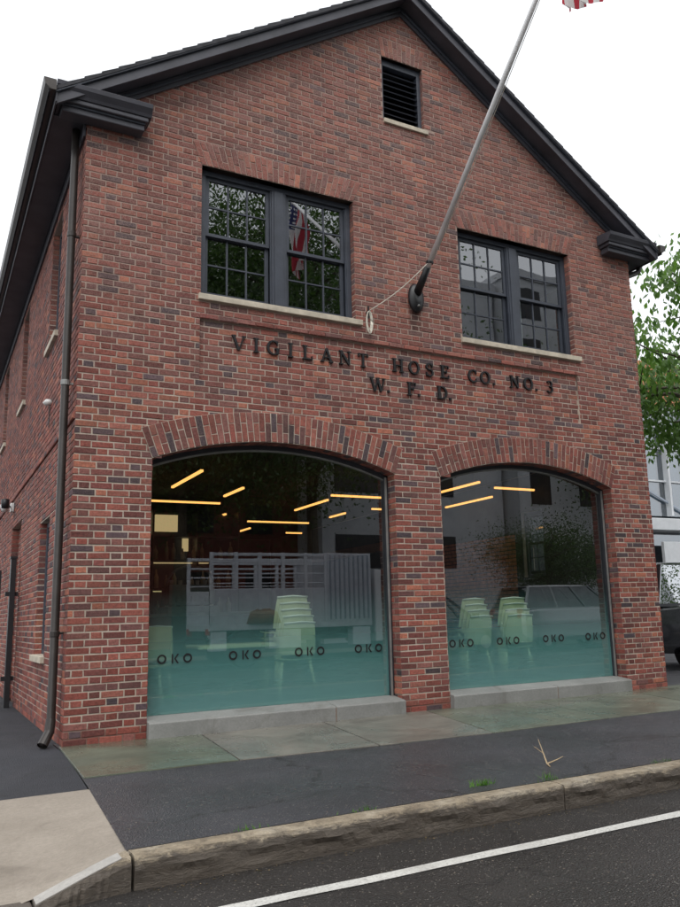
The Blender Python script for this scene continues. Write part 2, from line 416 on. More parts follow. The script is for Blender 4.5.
def course(u0, u1, row, bond):
    """brick intervals along u for a row, on a global lattice"""
    out = []
    if bond == 'flemish':
        per = ST+HD+2*JT; off = (row % 2)*per/2
        k = math.floor((u0-off)/per)-1
        while True:
            s = off+k*per
            if s > u1: break
            out.append((s, s+ST)); out.append((s+ST+JT, s+ST+JT+HD)); k += 1
    else:
        per = ST+JT; off = u0 + (0 if row % 2 else -per/2); k = 0
        while True:
            s = off+k*per
            if s > u1: break
            out.append((s, s+ST)); k += 1
    r = []
    for a, b in out:
        a2, b2 = max(a, u0), min(b, u1)
        if b2-a2 > .022: r.append((a2, b2))
    return r
def sub(iv, h0, h1):
    o = []
    for a, b in iv:
        if b <= h0 or a >= h1: o.append((a, b)); continue
        if h0-a > .018: o.append((a, h0))
        if b-h1 > .018: o.append((h1, b))
    return o
def brick_field(mb, u0, u1, z0, z1, holes, tf, bond='flemish', keep=None, d=.005, zones=()):
    r0 = int(math.floor(z0/CO)); r1 = int(math.ceil(z1/CO))
    for row in range(r0, r1):
        a = row*CO+.006; b = a+BH
        a, b = max(a, z0), min(b, z1)
        if b-a < .012: continue
        hs_ = []; zc = (a+b)/2
        aa, bb = a, b
        for (h0, h1, hz0, hz1) in holes:
            if hz0 < zc < hz1: hs_.append((h0, h1, True))
        spans = [(u0, u1, bond)]
        for (s0, s1, sz, bd) in zones:
            if zc < sz:
                spans = [(u0, s0-JT/2, bond), (s0+JT/2, s1-JT/2, bd), (s1+JT/2, u1, bond)]
        for (p0, p1, bd) in spans:
            iv = course(p0, p1, row, bd)
            for (h0, h1, _) in hs_: iv = sub(iv, h0, h1)
            for (x0, x1) in iv:
                a2, b2 = a, b
                for (h0, h1, hz0, hz1) in holes:      # course partly under an opening edge
                    if x1 > h0+.002 and x0 < h1-.002:
                        if a2 < hz0 < b2 and not hz0 < zc < hz1: b2 = hz0
                        if a2 < hz1 < b2 and not hz0 < zc < hz1: a2 = hz1
                if b2-a2 < .012: continue
                if keep and not keep(x0, x1, a2, b2): continue
                qbrick(mb, [(x0, a2), (x1, a2), (x1, b2), (x0, b2)], d, tf, random.random())
def plate(name, outer, holes, y0, y1, plane, mat, parent):
    """flat slab with holes between y0 and y1 (curve fill handles the holes)"""
    cu = bpy.data.curves.new(name, 'CURVE'); cu.dimensions = '2D'; cu.fill_mode = 'BOTH'; cu.extrude = abs(y1-y0)/2
    for poly in [outer]+holes:
        s = cu.splines.new('POLY'); s.points.add(len(poly)-1)
        for p, q in zip(s.points, poly): p.co = (q[0], q[1], 0, 1)
        s.use_cyclic_u = True
    o = bpy.data.objects.new(name, cu); COL.objects.link(o)
    dg = bpy.context.evaluated_depsgraph_get(); dg.update()
    me = bpy.data.meshes.new_from_object(o.evaluated_get(dg))
    bpy.data.objects.remove(o)
    mid = (y0+y1)/2
    for v in me.vertices:
        u, z, h = v.co
        v.co = (u, mid+h, z) if plane == 'xz' else (mid+h, u, z)
    me.materials.clear(); me.materials.append(mat); me.name = name
    ob = bpy.data.objects.new(name, me); COL.objects.link(ob)
    if parent: ob.parent = parent
    return ob
def arc_pts(x0, x1, r_extra=0, n=28, ang=None):
    cx = (x0+x1)/2; cz = SPR+RISE-RAD; th = math.asin(HC/RAD)
    return [(cx+(RAD+r_extra)*math.sin(-th+2*th*i/n), cz+(RAD+r_extra)*math.cos(-th+2*th*i/n)) for i in range(n+1)]

TH = .22
bay_poly = [[(x0, -.0), (x0, SPR)]+arc_pts(x0, x1)[1:-1]+[(x1, SPR), (x1, -.0)] for x0, x1 in BAYS]
outer = [(0, -.15), (0, zline(0)+.1), (APX, APZ+.1), (W, zline(W)+.1), (W, -.15)]
# bays reach the ground: trace them as notches
outer2 = [(0, -.15), (BAYS[0][0], -.15)]+[(BAYS[0][0], SPR)]+arc_pts(*BAYS[0])[1:-1]+[(BAYS[0][1], SPR), (BAYS[0][1], -.15),
          (BAYS[1][0], -.15), (BAYS[1][0], SPR)]+arc_pts(*BAYS[1])[1:-1]+[(BAYS[1][1], SPR), (BAYS[1][1], -.15)]+[(W, -.15), (W, zline(W)+.1), (APX, APZ+.1), (0, zline(0)+.1)]
def rect(x0, x1, z0, z1): return [(x0, z0), (x1, z0), (x1, z1), (x0, z1)]
fwall = plate('wall', outer2, [rect(*WINS[0], WZ0, WZ1), rect(*WINS[1], WZ0, WZ1), rect(*LV), rect(*PAN)], 0, TH, 'xz', M['mortar'], house)
ftf = lambda u, v, h: (u, -h, v)
def in_arch(x, z):
    for x0, x1 in BAYS:
        cx = (x0+x1)/2; cz = SPR+RISE-RAD
        dx, dz = x-cx, z-cz
        if z < SPR:
            if x0 < x < x1: return True
        if math.hypot(dx, dz) < RAD+RING-.005 and abs(math.atan2(dx, dz)) < math.asin(HC/RAD): return True
    return False
def keep_front(x0, x1, a, b):
    if all(in_arch(x, z) for x in (x0+.001, x1-.001) for z in (a, b)): return False
    if (a+b)/2 > zline((x0+x1)/2)+.03: return False
    return True
mb = MB()
JH = 4*CO
holes = [(*BAYS[0], -1, SPR), (*BAYS[1], -1, SPR), (*WINS[0], WZ0-.07, WZ1), (*WINS[1], WZ0-.07, WZ1), LV, PAN]
brick_field(mb, 0.0-.006, W+.006, 0, 9.1, holes, ftf, keep=keep_front, zones=[(BAYS[0][1]-.006, BAYS[1][0], SPR, 'running')])
brk = mb.build('brickwork', M['brick'], house, fix=False)
# recessed sign panel
pnl = plate('sign_panel', rect(PAN[0]-.02, PAN[1]+.02, PAN[2]-.02, PAN[3]+.02), [], .028, .12, 'xz', M['mortar'], house)
mb = MB(); brick_field(mb, PAN[0]+.004, PAN[1]-.004, PAN[2], PAN[3]-.004, [], lambda u, v, h: (u, .028-h, v))
mb.build('brickwork', M['brick'], pnl, fix=False)
mb = MB(); brick_field(mb, PAN[0]-.004, PAN[1]+.004, 63*CO+.012, 64*CO, [], lambda u, v, h: (u, -h-.012, v), bond='running'); mb.build('drip_course', M['brick'], pnl, fix=False)
# arches
for bi, (x0, x1) in enumerate(BAYS):
    cx = (x0+x1)/2; cz = SPR+RISE-RAD; th = math.asin(HC/RAD)
    ring_poly = arc_pts(x0, x1)+arc_pts(x0, x1, RING)[::-1]
    ar = plate('arch', ring_poly, [], -.0085, .10, 'xz', M['mortar'], house)
    mb = MB(); n = int(2*th*(RAD+RING/2)/.0675)
    pol = lambda r, t: (cx+r*math.sin(t), cz+r*math.cos(t))
    for i in range(n):
        t0 = -th+2*th*i/n; t1 = -th+2*th*(i+1)/n; g = .0047/RAD
        cuts = [(.004, .205), (.215, .322)] if i % 2 else [(.004, .105), (.115, .322)]
        for (r0, r1) in cuts:
            q = [pol(RAD+r0, t0+g), pol(RAD+r0, t1-g), pol(RAD+r1, t1-g), pol(RAD+r1, t0+g)]
            qbrick(mb, q, .0135, ftf, random.random())
    # underside of the arch
    for i in range(n):
        t0 = -th+2*th*i/n; t1 = -th+2*th*(i+1)/n; g = .0047/RAD
        p0, p1 = pol(RAD, t0+g), pol(RAD, t1-g)
        for (ya, yb) in ((.0, .095), (.105, .2)):
            mb.add([(p0[0], ya, p0[1]), (p1[0], ya, p1[1]), (p1[0], yb, p1[1]), (p0[0], yb, p0[1])]+
                   [(p0[0]-.006*math.sin(t0), ya, p0[1]-.006), (p1[0]-.006*math.sin(t1), ya, p1[1]-.006), (p1[0]-.006*math.sin(t1), yb, p1[1]-.006), (p0[0]-.006*math.sin(t0), yb, p0[1]-.006)],
                   [(4, 5, 6, 7), (0, 1, 5, 4), (1, 2, 6, 5), (2, 3, 7, 6), (3, 0, 4, 7)], random.random())
    mb.build('brickwork', M['brick_arch'], ar, fix=True)
# jamb brickwork on the reveals
def reveal(*a, **k):
    mb = MB(); brick_field(mb, *a, **k); mb.build('reveal_brickwork', M['brick'], house, fix=True)
for (x0, x1) in BAYS:
    reveal(.0, .2, 0, SPR, [], lambda u, v, h, X=x1: (X-h, u, v), bond='running')
    reveal(.0, .2, 0, SPR, [], lambda u, v, h, X=x0: (X+h, u, v), bond='running')
for (x0, x1, z0, z1) in [(*WINS[0], WZ0, WZ1), (*WINS[1], WZ0, WZ1), LV]:
    reveal(.0, .10, z0, z1, [], lambda u, v, h, X=x1: (X-h*.6, u, v), bond='running')
# splayed flat arches over the upper openings
for (x0, x1, z1) in [(*WINS[0], WZ1), (*WINS[1], WZ1), (LV[0], LV[1], LV[3])]:
    hgt = JH; sp_ = .11 if x1-x0 > 1 else .05
    la = plate('flat_arch', [(x0, z1), (x1, z1), (x1+sp_, z1+hgt), (x0-sp_, z1+hgt)], [], -.0085, .12, 'xz', M['mortar'], house)
    mb = MB(); n = int((x1-x0+sp_)/.0675)
    for i in range(n):
        def X(t, top): return (x0-(sp_ if top else 0))+(x1-x0+(2*sp_ if top else 0))*t
        g = .0042/(x1-x0)
        a, b = i/n+g, (i+1)/n-g
        cuts = [(.004, .17), (.18, hgt-.004)] if i % 2 else [(.004, .085), (.095, hgt-.004)]
        for (c0, c1) in cuts:
            L = lambda t, h: X(t, 0)+(X(t, 1)-X(t, 0))*h/hgt
            qbrick(mb, [(L(a, c0), z1+c0), (L(b, c0), z1+c0), (L(b, c1), z1+c1), (L(a, c1), z1+c1)], .0135, ftf, random.random()*.92)
    mb.build('brickwork', M['brick'], la, fix=False)

# ---- side wall (facing the driveway) and the far side
SW = [(1.55, 2.36, 4.46, 6.02), (4.92, 5.70, 4.46, 6.02), (8.2, 9.0, 4.46, 6.02), (1.52, 2.36, .76, 2.29)]
NICHE = (4.55, 5.95, 0, 2.60)
swall = plate('wall', [(TH, -.15), (NICHE[0], -.15), (NICHE[0], 2.6), (NICHE[1], 2.6), (NICHE[1], -.15), (DEP, -.15), (DEP, 6.3), (TH, 6.3)],
              [rect(*s) for s in SW], 0, TH, 'yz', M['mortar'], house)
MB().box(.10, .16, NICHE[0]-.02, NICHE[1]+.02, -.1, 2.65).build('niche_wall', M['mortar'], house)
mb = MB(); stf = lambda u, v, h: (-h, u, v)
brick_field(mb, -.004, DEP, 0, 6.22, SW+[NICHE, (-.1, 15, 3.06, 3.06+CO)], stf, d=.007)
brick_field(mb, -.0, DEP, 3.06, 3.06+CO, [], lambda u, v, h: (-h-.022, u, v), bond='running')
brick_field(mb, NICHE[0], NICHE[1], 0, 2.6, [], lambda u, v, h: (.10-h, u, v))
for (y0, y1, z0, z1) in SW+[NICHE]:
    brick_field(mb, .0, .10, z0, z1, [], lambda u, v, h, Y=y1: (u, Y-h*.6, v), bond='running')
mb.build('side_brickwork', M['brick'], house, fix=True)
MB().box(-.022, 0, .001, DEP, 3.055, 3.055+CO).build('belt_course', M['brick_plain'], house)
SWR = (2.02, 2.58, 1.62, 2.70)
plate('wall', [(TH, -.15), (DEP, -.15), (DEP, 6.3), (TH, 6.3)], [rect(*SWR)], W-TH, W, 'yz', M['mortar'], house)
mb = MB(); brick_field(mb, -.004, DEP, 0, 6.2, [SWR], lambda u, v, h: (W+h, u, v)); mb.build('far_side_brickwork', M['brick'], house, fix=True)
plate('wall', [(0, -.15), (W, -.15), (W, 6.3), (APX, 9.0), (0, 6.3)], [], DEP, DEP+.2, 'xz', M['brick_plain'], house)

# ---- roof with stepped shingle courses, cornices, gutters
EX = .36
for sgn in (-1, 1):
    prof = []; run = APX+.42; nC = 26
    top = lambda d: APZ+.245-.675*d
    for i in range(nC):
        d0 = run*i/nC; d1 = run*(i+1)/nC
        prof += [(d0, top(d0)+.004), (d1, top(d1)+.020)]
    prof += [(run, top(run)-.03), (0, top(0)-.05)]
    poly = [(APX+sgn*d, z) for d, z in prof]
    MB().prism(poly, -.30, DEP+.2, 'xz').build('roof', M['shingle'], house)
    # rake boards, crown strip, soffit following the slope
    def rk(d0, d1, z0, z1, y0, y1, nm, mt, bev=.004):
        a = [(APX+sgn*d0, zline(APX-d0)+z0), (APX+sgn*d1, zline(APX-d1)+z0), (APX+sgn*d1, zline(APX-d1)+z1), (APX+sgn*d0, zline(APX-d0)+z1)]
        return MB().prism(a, y0, y1, 'xz').build(nm, mt, house, bevel=bev)
    EL = APX+.12
    rk(0, EL, -.035, .095, -.035, .0-.012, 'frieze_board', M['cornice'])
    rk(0, EL, .015, .05, -.062, -.036, 'bed_moulding', M['trim'])
    rk(0, EL+.2, .095, .125, -.235, -.012, 'soffit', M['cornice'])
    rk(0, EL+.22, .075, .190, -.262, -.236, 'fascia', M['cornice'])
    rk(0, EL+.25, .192, .228, -.292, -.225, 'crown_moulding', M['trim'])
    # cornice return
    xo = APX+sgn*(APX+.33); xi = APX+sgn*(APX-.60)
    a, b = min(xo, xi), max(xo, xi)
    mb = MB()
    mb.box(a+.05, b-.05, -.17, -.012, 6.19, 6.27)
    mb.box(a+.02, b-.02, -.22, -.012, 6.272, 6.32)
    mb.build('cornice_return', M['cornice'], house, bevel=.01)
    mb = MB(); cpr = [(-.23, 6.322), (-.245, 6.35), (-.285, 6.40), (-.295, 6.445), (-.012, 6.475), (-.012, 6.322)]
    mb.prism([(p[0], p[1]) for p in cpr], a-.01, b+.01, 'yz'); mb.build('crown_moulding', M['cornice'], house, bevel=.004)
    MB().box(a+.045, b-.045, -.19, -.168, 6.25, 6.285).build('bead_moulding', M['trim'], house, bevel=.006)
    # eave: soffit, frieze and gutter along the side
    xs = lambda v: v if sgn < 0 else W-v
    def bx2(x0, x1, y0, y1, z0, z1, nm, mt):
        p, q = sorted((xs(x0), xs(x1))); MB().box(p, q, y0, y1, z0, z1).build(nm, mt, house, bevel=.004)
    bx2(-.035, -.012, .0, DEP, 6.07, 6.24, 'frieze_board', M['cornice'])
    bx2(-.33, -.037, -.005, DEP, 6.215, 6.25, 'soffit', M['cornice'])
    bx2(-.35, -.332, -.28, DEP, 6.20, 6.38, 'fascia', M['cornice'])
    gp = [(-.352, 6.285), (-.40, 6.285), (-.455, 6.33), (-.47, 6.40), (-.458, 6.40), (-.445, 6.34), (-.40, 6.298), (-.362, 6.298), (-.362, 6.40), (-.352, 6.40)]
    MB().prism([(xs(p[0]), p[1]) for p in gp], -.33, DEP, 'xz').build('gutter', M['pipe'], house)
    MB().prism([(xs(p[0]), p[1]) for p in gp[:4]+gp[-1:]], -.336, -.331, 'xz').build('gutter_end', M['pipe'], house)
# ---- downpipe at the left corner
DPY = .17; DPX = -.085
mb = MB()
mb.tube([(DPX, DPY, 6.214), (DPX, DPY, 5.8), (DPX, DPY, .20), (DPX-.015, DPY-.03, .13), (DPX-.075, DPY-.10, .03)], .039, 14)
dp = mb.build('downpipe', M['pipe'], house, smooth=True)
for z in (3.42, 5.0, .98):
    q = MB().lathe((DPX, DPY, z), [(.042, 0), (.045, .004), (.045, .05), (.042, .054)], 14); q.bar((DPX, DPY+.03, z+.03), (0, DPY+.03, z+.03), .03, .02)
    q.build('pipe_strap', M['galv'] if z > 3 and z < 4 else M['pipe'], dp)
MB().tube([(DPX-.0, DPY-.0, .24), (DPX-.015, DPY-.03, .13), (DPX-.08, DPY-.105, .025)], [.044, .045, .047], 14, cap=False).build('pipe_shoe', M['pipe'], dp)
# matching pipe elbow below the right eave
MB().tube([(W+.40, .1, 6.29), (W+.34, .12, 6.14), (W+.10, .14, 6.03), (W+.06, .14, 5.9), (W+.06, .14, .1)], .043, 12).build('downpipe', M['pipe'], house, smooth=True)

# ------------------------------------------------------------------ sash windows
def sash_window(x0, x1, z0, z1, y, parent, tf, pair=True, nm='window'):
    """tf maps (u, depth, z)"""
    def B(mb, a, b, c, d, e, f):
        pts = [tf(u, v, z) for (u, v, z) in [(a,c,e),(b,c,e),(b,d,e),(a,d,e),(a,c,f),(b,c,f),(b,d,f),(a,d,f)]]
        mb.add(pts, [(0,3,2,1),(4,5,6,7),(0,1,5,4),(1,2,6,5),(2,3,7,6),(3,0,4,7)])
    fm = MB(); fw_ = .055
    B(fm, x0, x0+fw_, y, y+.1, z0, z1); B(fm, x1-fw_, x1, y, y+.1, z0, z1)
    B(fm, x0+fw_, x1-fw_, y, y+.1, z1-.06, z1); B(fm, x0+fw_, x1-fw_, y, y+.1, z0, z0+.045)
    units = [(x0+fw_, x1-fw_)]
    if pair:
        c = (x0+x1)/2; mw = .085
        B(fm, c-mw, c+mw, y-.004, y+.1, z0+.045, z1-.06)
        B(fm, c-mw+.03, c+mw-.03, y-.016, y-.0045, z0+.045, z1-.06)
        units = [(x0+fw_, c-mw), (c+mw, x1-fw_)]
    win = fm.build(nm, M['trim'], parent, bevel=.004)
    zm = (z0+z1)/2+.01
    for (u0, u1) in units:
        for (ua, ub) in ((u0, u0+.018), (u1-.018, u1)):
            st = MB(); B(st, ua, ub, y+.012, y+.03, z0+.045, z1-.06); st.build('stop', M['trim'], win)
        a, b = u0+.02, u1-.02
        for (s0, s1, yy) in ((zm-.02, z1-.062, y+.032), (z0+.047, zm+.018, y+.066)):
            sm = MB(); r = .04; bot = .05 if s0 < zm-.1 else .036
            B(sm, a, a+r, yy, yy+.03, s0, s1); B(sm, b-r, b, yy, yy+.03, s0, s1)
            B(sm, a+r, b-r, yy, yy+.03, s1-r, s1); B(sm, a+r, b-r, yy, yy+.03, s0, s0+bot)
            ncol = 3 if pair else 2
            for k in range(1, ncol):
                uu = a+r+(b-a-2*r)*k/ncol; B(sm, uu-.008, uu+.008, yy+.002, yy+.026, s0+bot, s1-r)
            zz = (s0+bot+s1-r)/2; B(sm, a+r, b-r, yy+.004, yy+.024, zz-.008, zz+.008)
            sm.build('sash', M['trim'], win)
            g = MB(); p = [tf(a+r-.005, yy+.016, s0+bot-.005), tf(b-r+.005, yy+.016, s0+bot-.005), tf(b-r+.005, yy+.016, s1-r+.005), tf(a+r-.005, yy+.016, s1-r+.005)]
            g.add(p, [(0, 1, 2, 3)]); g.build('pane', M['pane'], win)
    return win
ft = lambda u, v, z: (u, v, z)
for (x0, x1) in WINS:
    wn = sash_window(x0+.004, x1-.004, WZ0+.002, WZ1-.002, .085, house, ft)
    MB().box(x0-.03, x1+.075, -.045, .085, WZ0-.068, WZ0).build('sill', M['sill'], wn, bevel=.006)
# a pale blind folded inside the right-hand upper window
MB().box(5.78, 5.84, .22, .24, 4.6, 5.4).build('blind', M['white'], house)
sft = lambda u, v, z: (v, u, z)
for (y0, y1, z0, z1) in SW:
    wn = sash_window(y0+.004, y1-.004, z0+.002, z1-.002, .07, house, sft, pair=False)
    MB().box(-.05, .07, y0-.05, y1+.05, z0-.075, z0-.002).build('sill', M['sill'], wn, bevel=.006)
# gable louvre
x0, x1, z0, z1 = LV
mb = MB(); y = .05
mb.box(x0+.003, x0+.045, y, y+.09, z0, z1); mb.box(x1-.055, x1-.003, y, y+.09, z0, z1); mb.box(x0+.045, x1-.055, y, y+.09, z1-.085, z1); mb.box(x0+.045, x1-.055, y, y+.09, z0, z0+.03)
lv = mb.build('louvre_vent', M['trim'], house, bevel=.004)
mb = MB()
for i in range(9):
    zz = z0+.055+i*(z1-z0-.15)/9
    mb.bar((x0+.045, y+.045, zz+.02), (x1-.055, y+.045, zz+.02), .10, .012, upv=(0, -.75, 1))
mb.build('slats', M['trim'], lv)
MB().box(x0, x1, y+.12, y+.13, z0, z1).build('screen', M['black'], lv)
MB().box(x0-.0, x1+.045, -.035, .05, z0-.06, z0-.001).build('sill', M['sill'], lv, bevel=.005)

# ------------------------------------------------------------------ arched shop windows
GY = .20
def ring_letters(cx, zc, h, parent):
    r = h/2; y0, y1 = GY-.0035, GY-.0015
    for c in (cx-h*1.42, cx+h*1.42):
        n = 30; vs = []; fs = []
        for i in range(n):
            t0 = 2*math.pi*i/n; sn, cs_ = math.sin(t0), math.cos(t0)
            vs += [(c+r*sn, y0, zc+r*cs_), (c+r*.62*sn, y0, zc+r*.62*cs_), (c+r*.62*sn, y1, zc+r*.62*cs_), (c+r*sn, y1, zc+r*cs_)]
            k = (i+1) % n
            for q in range(4): fs.append((i*4+q, i*4+(q+1) % 4, k*4+(q+1) % 4, k*4+q))
        MB().add(vs, fs).build('letter', M['black'], parent)
    mb = MB(); mb.box(cx-.34*h, cx-.18*h, y0, y1, zc-r, zc+r)
    mb.prism([(cx-.06*h, zc), (cx+.26*h, zc-r), (cx+.46*h, zc-r), (cx+.12*h, zc), (cx+.46*h, zc+r), (cx+.26*h, zc+r)], y0, y1, 'xz')
    mb.build('letter', M['black'], parent)
for bi, (x0, x1) in enumerate(BAYS):
    fr = MB(); fwid = .045
    arc_o = arc_pts(x0, x1, -.004); arc_i = arc_pts(x0, x1, -.004-fwid)
    n = len(arc_o)
    for i in range(n-1):
        fr.prism([arc_o[i], arc_o[i+1], arc_i[i+1], arc_i[i]], GY-.04, GY+.05, 'xz')
    fr.box(x0+.003, x0+.02, GY-.04, GY+.05, .155, SPR); fr.box(x1-.05, x1-.003, GY-.04, GY+.05, .155, SPR)
    sw_ = fr.build('shop_window', M['trim_dark'], house)
    MB().box(x1-.052, x1-.030, GY-.055, GY-.041, .16, SPR-.02).build('edge_channel', M['galv'], sw_)
    fr = MB()
    ai = arc_pts(x0, x1, -.07); ao = arc_pts(x0, x1, -.05)
    for i in range(n-1): fr.prism([ao[i], ao[i+1], ai[i+1], ai[i]], GY-.012, GY+.03, 'xz')
    fr.build('gasket', M['galv'], sw_)
    gp = [(x0+.01, .19), (x1-.03, .19), (x1-.03, SPR-.01)]+arc_pts(x0, x1, -.03)[1:-1][::-1]+[(x0+.01, SPR-.01)]
    g = MB(); g.add([(u, GY, z) for u, z in gp], [tuple(range(len(gp)))]); g.build('glass', M['shop_glass'], sw_)
    g = MB(); g.add([(x0+.02, GY+.004, .19), (x1-.035, GY+.004, .19), (x1-.035, GY+.004, 1.4), (x0+.02, GY+.004, 1.4)], [(0, 1, 2, 3)]); g.build('frosted_film', M['film'], sw_)
    cs = [1.06, 1.80, 2.54, 3.27] if bi == 0 else [4.55, 5.26, 6.00, 6.73]
    for c in cs:
        ring_letters(c, .722, .092, sw_)
    sl = MB(); xm = x0+(x1-x0)*(.695 if bi == 0 else .55)
    sl.prism([(-.085, -.05), (.24, -.05), (.24, .19), (.16, .185), (-.07, .155), (-.085, .145)], x0+.004, xm-.004, 'yz')
    sl.prism([(-.085, -.05), (.24, -.05), (.24, .19), (.16, .185), (-.07, .155), (-.085, .145)], xm+.004, x1-.004, 'yz')
    sl.build('sill', M['bay_sill'], sw_, bevel=.006)
    MB().box(xm-.004, xm+.004, -.078, .2, -.05, .14).build('sill_joint', M['wood'], sw_)

# ------------------------------------------------------------------ raised metal letters VIGILANT HOSE CO. NO. 3 / W. F. D.
GL = {   # strokes in a unit box: (x0,y0,x1,y1,width) thick/thin, serifs added as short bars
 'V': (.95, [(.12,1,.48,0,.19),(.86,1,.50,0,.09)], [(.0,1,.28),(.72,1,.28)]),
 'I': (.36, [(.18,0,.18,1,.19)], [(0,1,.36),(0,0,.36)]),
 'L': (.78, [(.2,0,.2,1,.19),(.2,.04,.74,.04,.09),(.72,0,.72,.26,.08)], [(.02,1,.36),(.02,0,.3)]),
 'A': (.95, [(.12,0,.47,1,.09),(.83,0,.47,1,.19),(.26,.34,.70,.34,.08)], [(.0,0,.28),(.67,0,.3)]),
 'N': (.95, [(.16,0,.16,1,.09),(.16,.96,.80,.04,.19),(.80,0,.80,1,.09)], [(.0,1,.28),(.0,0,.32),(.66,1,.3)]),
 'T': (.85, [(.42,0,.42,1,.19),(.03,.96,.81,.96,.09),(.05,.74,.05,1,.08),(.79,.74,.79,1,.08)], [(.24,0,.36)]),
 'H': (.95, [(.18,0,.18,1,.19),(.77,0,.77,1,.19),(.18,.5,.77,.5,.08)], [(.0,1,.36),(.0,0,.36),(.59,1,.36),(.59,0,.36)]),
 'E': (.80, [(.2,0,.2,1,.19),(.2,.96,.74,.96,.09),(.2,.04,.76,.04,.09),(.2,.5,.56,.5,.08),(.73,.76,.73,1,.08),(.75,0,.75,.26,.08),(.56,.38,.56,.62,.07)], [(.02,1,.3),(.02,0,.3)]),
 'F': (.78, [(.2,0,.2,1,.19),(.2,.96,.74,.96,.09),(.2,.5,.56,.5,.08),(.73,.74,.73,1,.08),(.56,.38,.56,.62,.07)], [(.02,1,.3),(.02,0,.38)]),
 'W': (1.3, [(.12,1,.40,0,.19),(.66,1,.42,0,.09),(.64,1,.90,0,.19),(1.18,1,.92,0,.09)], [(.0,1,.28),(.52,1,.28),(1.04,1,.26)]),
}
def arc_st(cx, cy, rx, ry, a0, a1, wid, n=18):
    pts = []
    for i in range(n+1):
        t = R(a0+(a1-a0)*i/n); pts.append((cx+rx*math.cos(t), cy+ry*math.sin(t)))
    return pts, wid
CURV = {
 'O': (.95, [arc_st(.47,.5,.39,.47,0,360,.16)], []),
 'C': (.90, [arc_st(.50,.5,.40,.47,48,312,.16)], [(.78,.66,.78,.98,.08),(.78,.04,.78,.3,.06)]),
 'G': (.95, [arc_st(.50,.5,.40,.47,48,315,.16)], [(.78,.68,.78,.98,.08),(.78,.06,.78,.44,.16),(.60,.44,.94,.44,.08)]),
 'S': (.72, [arc_st(.36,.74,.25,.23,30,270,.14), arc_st(.36,.27,.27,.25,90,-150,.14)], [(.62,.7,.62,.98,.08),(.09,.02,.09,.3,.08)]),
 'D': (.95, [arc_st(.36,.5,.48,.46,-90,90,.16)], [(.2,0,.2,1,.19),(.02,.96,.40,.96,.08),(.02,.04,.40,.04,.08)]),
 '3': (.66, [arc_st(.32,.74,.24,.23,150,-90,.13), arc_st(.32,.27,.28,.25,90,-150,.13)], []),
 '.': (.2, [], [(.0,.08,.17,.08,.17)]),
}
def letter(ch, x, z, h, parent):
    mb = MB(); y0, y1 = .028-.034, .028-.008
    def st(p, q, wd):
        p = Vector((x+p[0]*h, z+p[1]*h)); q = Vector((x+q[0]*h, z+q[1]*h)); d = (q-p).normalized(); s = Vector((-d.y, d.x))*wd*h/2
        mb.prism([tuple(p-s), tuple(q-s), tuple(q+s), tuple(p+s)], y0+random.uniform(0, .0015), y1, 'xz')
    if ch in GL:
        wd, strokes, serifs = GL[ch]
        for a, b, c, d, t in strokes: st((a, b), (c, d), t*.80)
        for s0, yy, l in serifs: st((s0, yy*.94+.03), (s0+l, yy*.94+.03), .07)
    else:
        wd, arcs, strokes = CURV[ch]
        for pts, t in arcs:
            for i in range(len(pts)-1):
                mx_ = abs((pts[i+1][1]-pts[i][1]))/(abs(pts[i+1][0]-pts[i][0])+abs(pts[i+1][1]-pts[i][1])+1e-6)
                st(pts[i], (pts[i+1][0]+(pts[i+1][0]-pts[i][0])*.2, pts[i+1][1]+(pts[i+1][1]-pts[i][1])*.2), t*(.50+.60*mx_))
        for a, b, c, d, t in strokes: st((a, b), (c, d), t)
    return mb.build('letter', M['black'], parent), wd
LH = .165
L1 = [('V',1.655),('I',1.86),('G',2.06),('I',2.27),('L',2.48),('A',2.72),('N',2.96),('T',3.20),('H',3.68),('O',3.91),('S',4.135),('E',4.36),
      ('C',4.79),('O',4.99),('.',5.13),('N',5.47),('O',5.70),('.',5.84),('3',6.07)]
for ch, xc in L1:
    wd = (GL.get(ch) or CURV.get(ch))[0]; letter(ch, xc-wd*LH/2, 3.975, LH, house)
for ch, xc in [('W',3.39),('.',3.54),('F',3.86),('.',3.97),('D',4.31),('.',4.43)]:
    wd = (GL.get(ch) or CURV.get(ch))[0]; letter(ch, xc-wd*LH/2, 3.70, LH, house)

# ------------------------------------------------------------------ interior
IX0, IX1 = TH, W-TH
MB().box(IX0, IX1, TH+.02, DEP, -.1, .19-.02).build('shop_floor', M['int_floor'], house)
MB().box(IX0, IX1, TH+.02, DEP, 3.32, 3.5).build('ceiling', M['int_dark'], house)
MB().box(IX0, IX1, TH+1.9, TH+2.0, 3.5, 6.3).build('partition', M['int_dark'], house)
iw = plate('interior_wall', [(TH+.05, .18), (11, .18), (11, 3.3), (TH+.05, 3.3)], [rect(*SWR)], IX1-.03, IX1-.01, 'yz', M['int_dark'], house)
sash_window(SWR[0]+.004, SWR[1]-.004, SWR[2]+.002, SWR[3]-.002, .07, house, lambda u, v, z: (W-v, u, z), pair=False)
mb = MB(); brick_field(mb, 2.75, 5.0, .2, 2.35, [], lambda u, v, h: (IX1-.03-h, u, v), bond='running'); mb.build('brickwork', simple('glow_tinted_brick', (.46, .17, .09), .85, var=.4, nscale=9, bmp=.4), iw, fix=True)  # orange base colour stands in for warm lamp glow on the brick
MB().box(IX0, IX0+.02, TH+.05, DEP, .18, 3.3).build('interior_wall', M['int_dark'], house)
MB().box(IX0, IX1, DEP-.05, DEP-.02, .18, 3.3).build('interior_wall', M['int_dark'], house)
MB().box(IX0, IX1, .24, DEP, 6.22, 6.26).build('attic_floor', M['int_dark'], house)
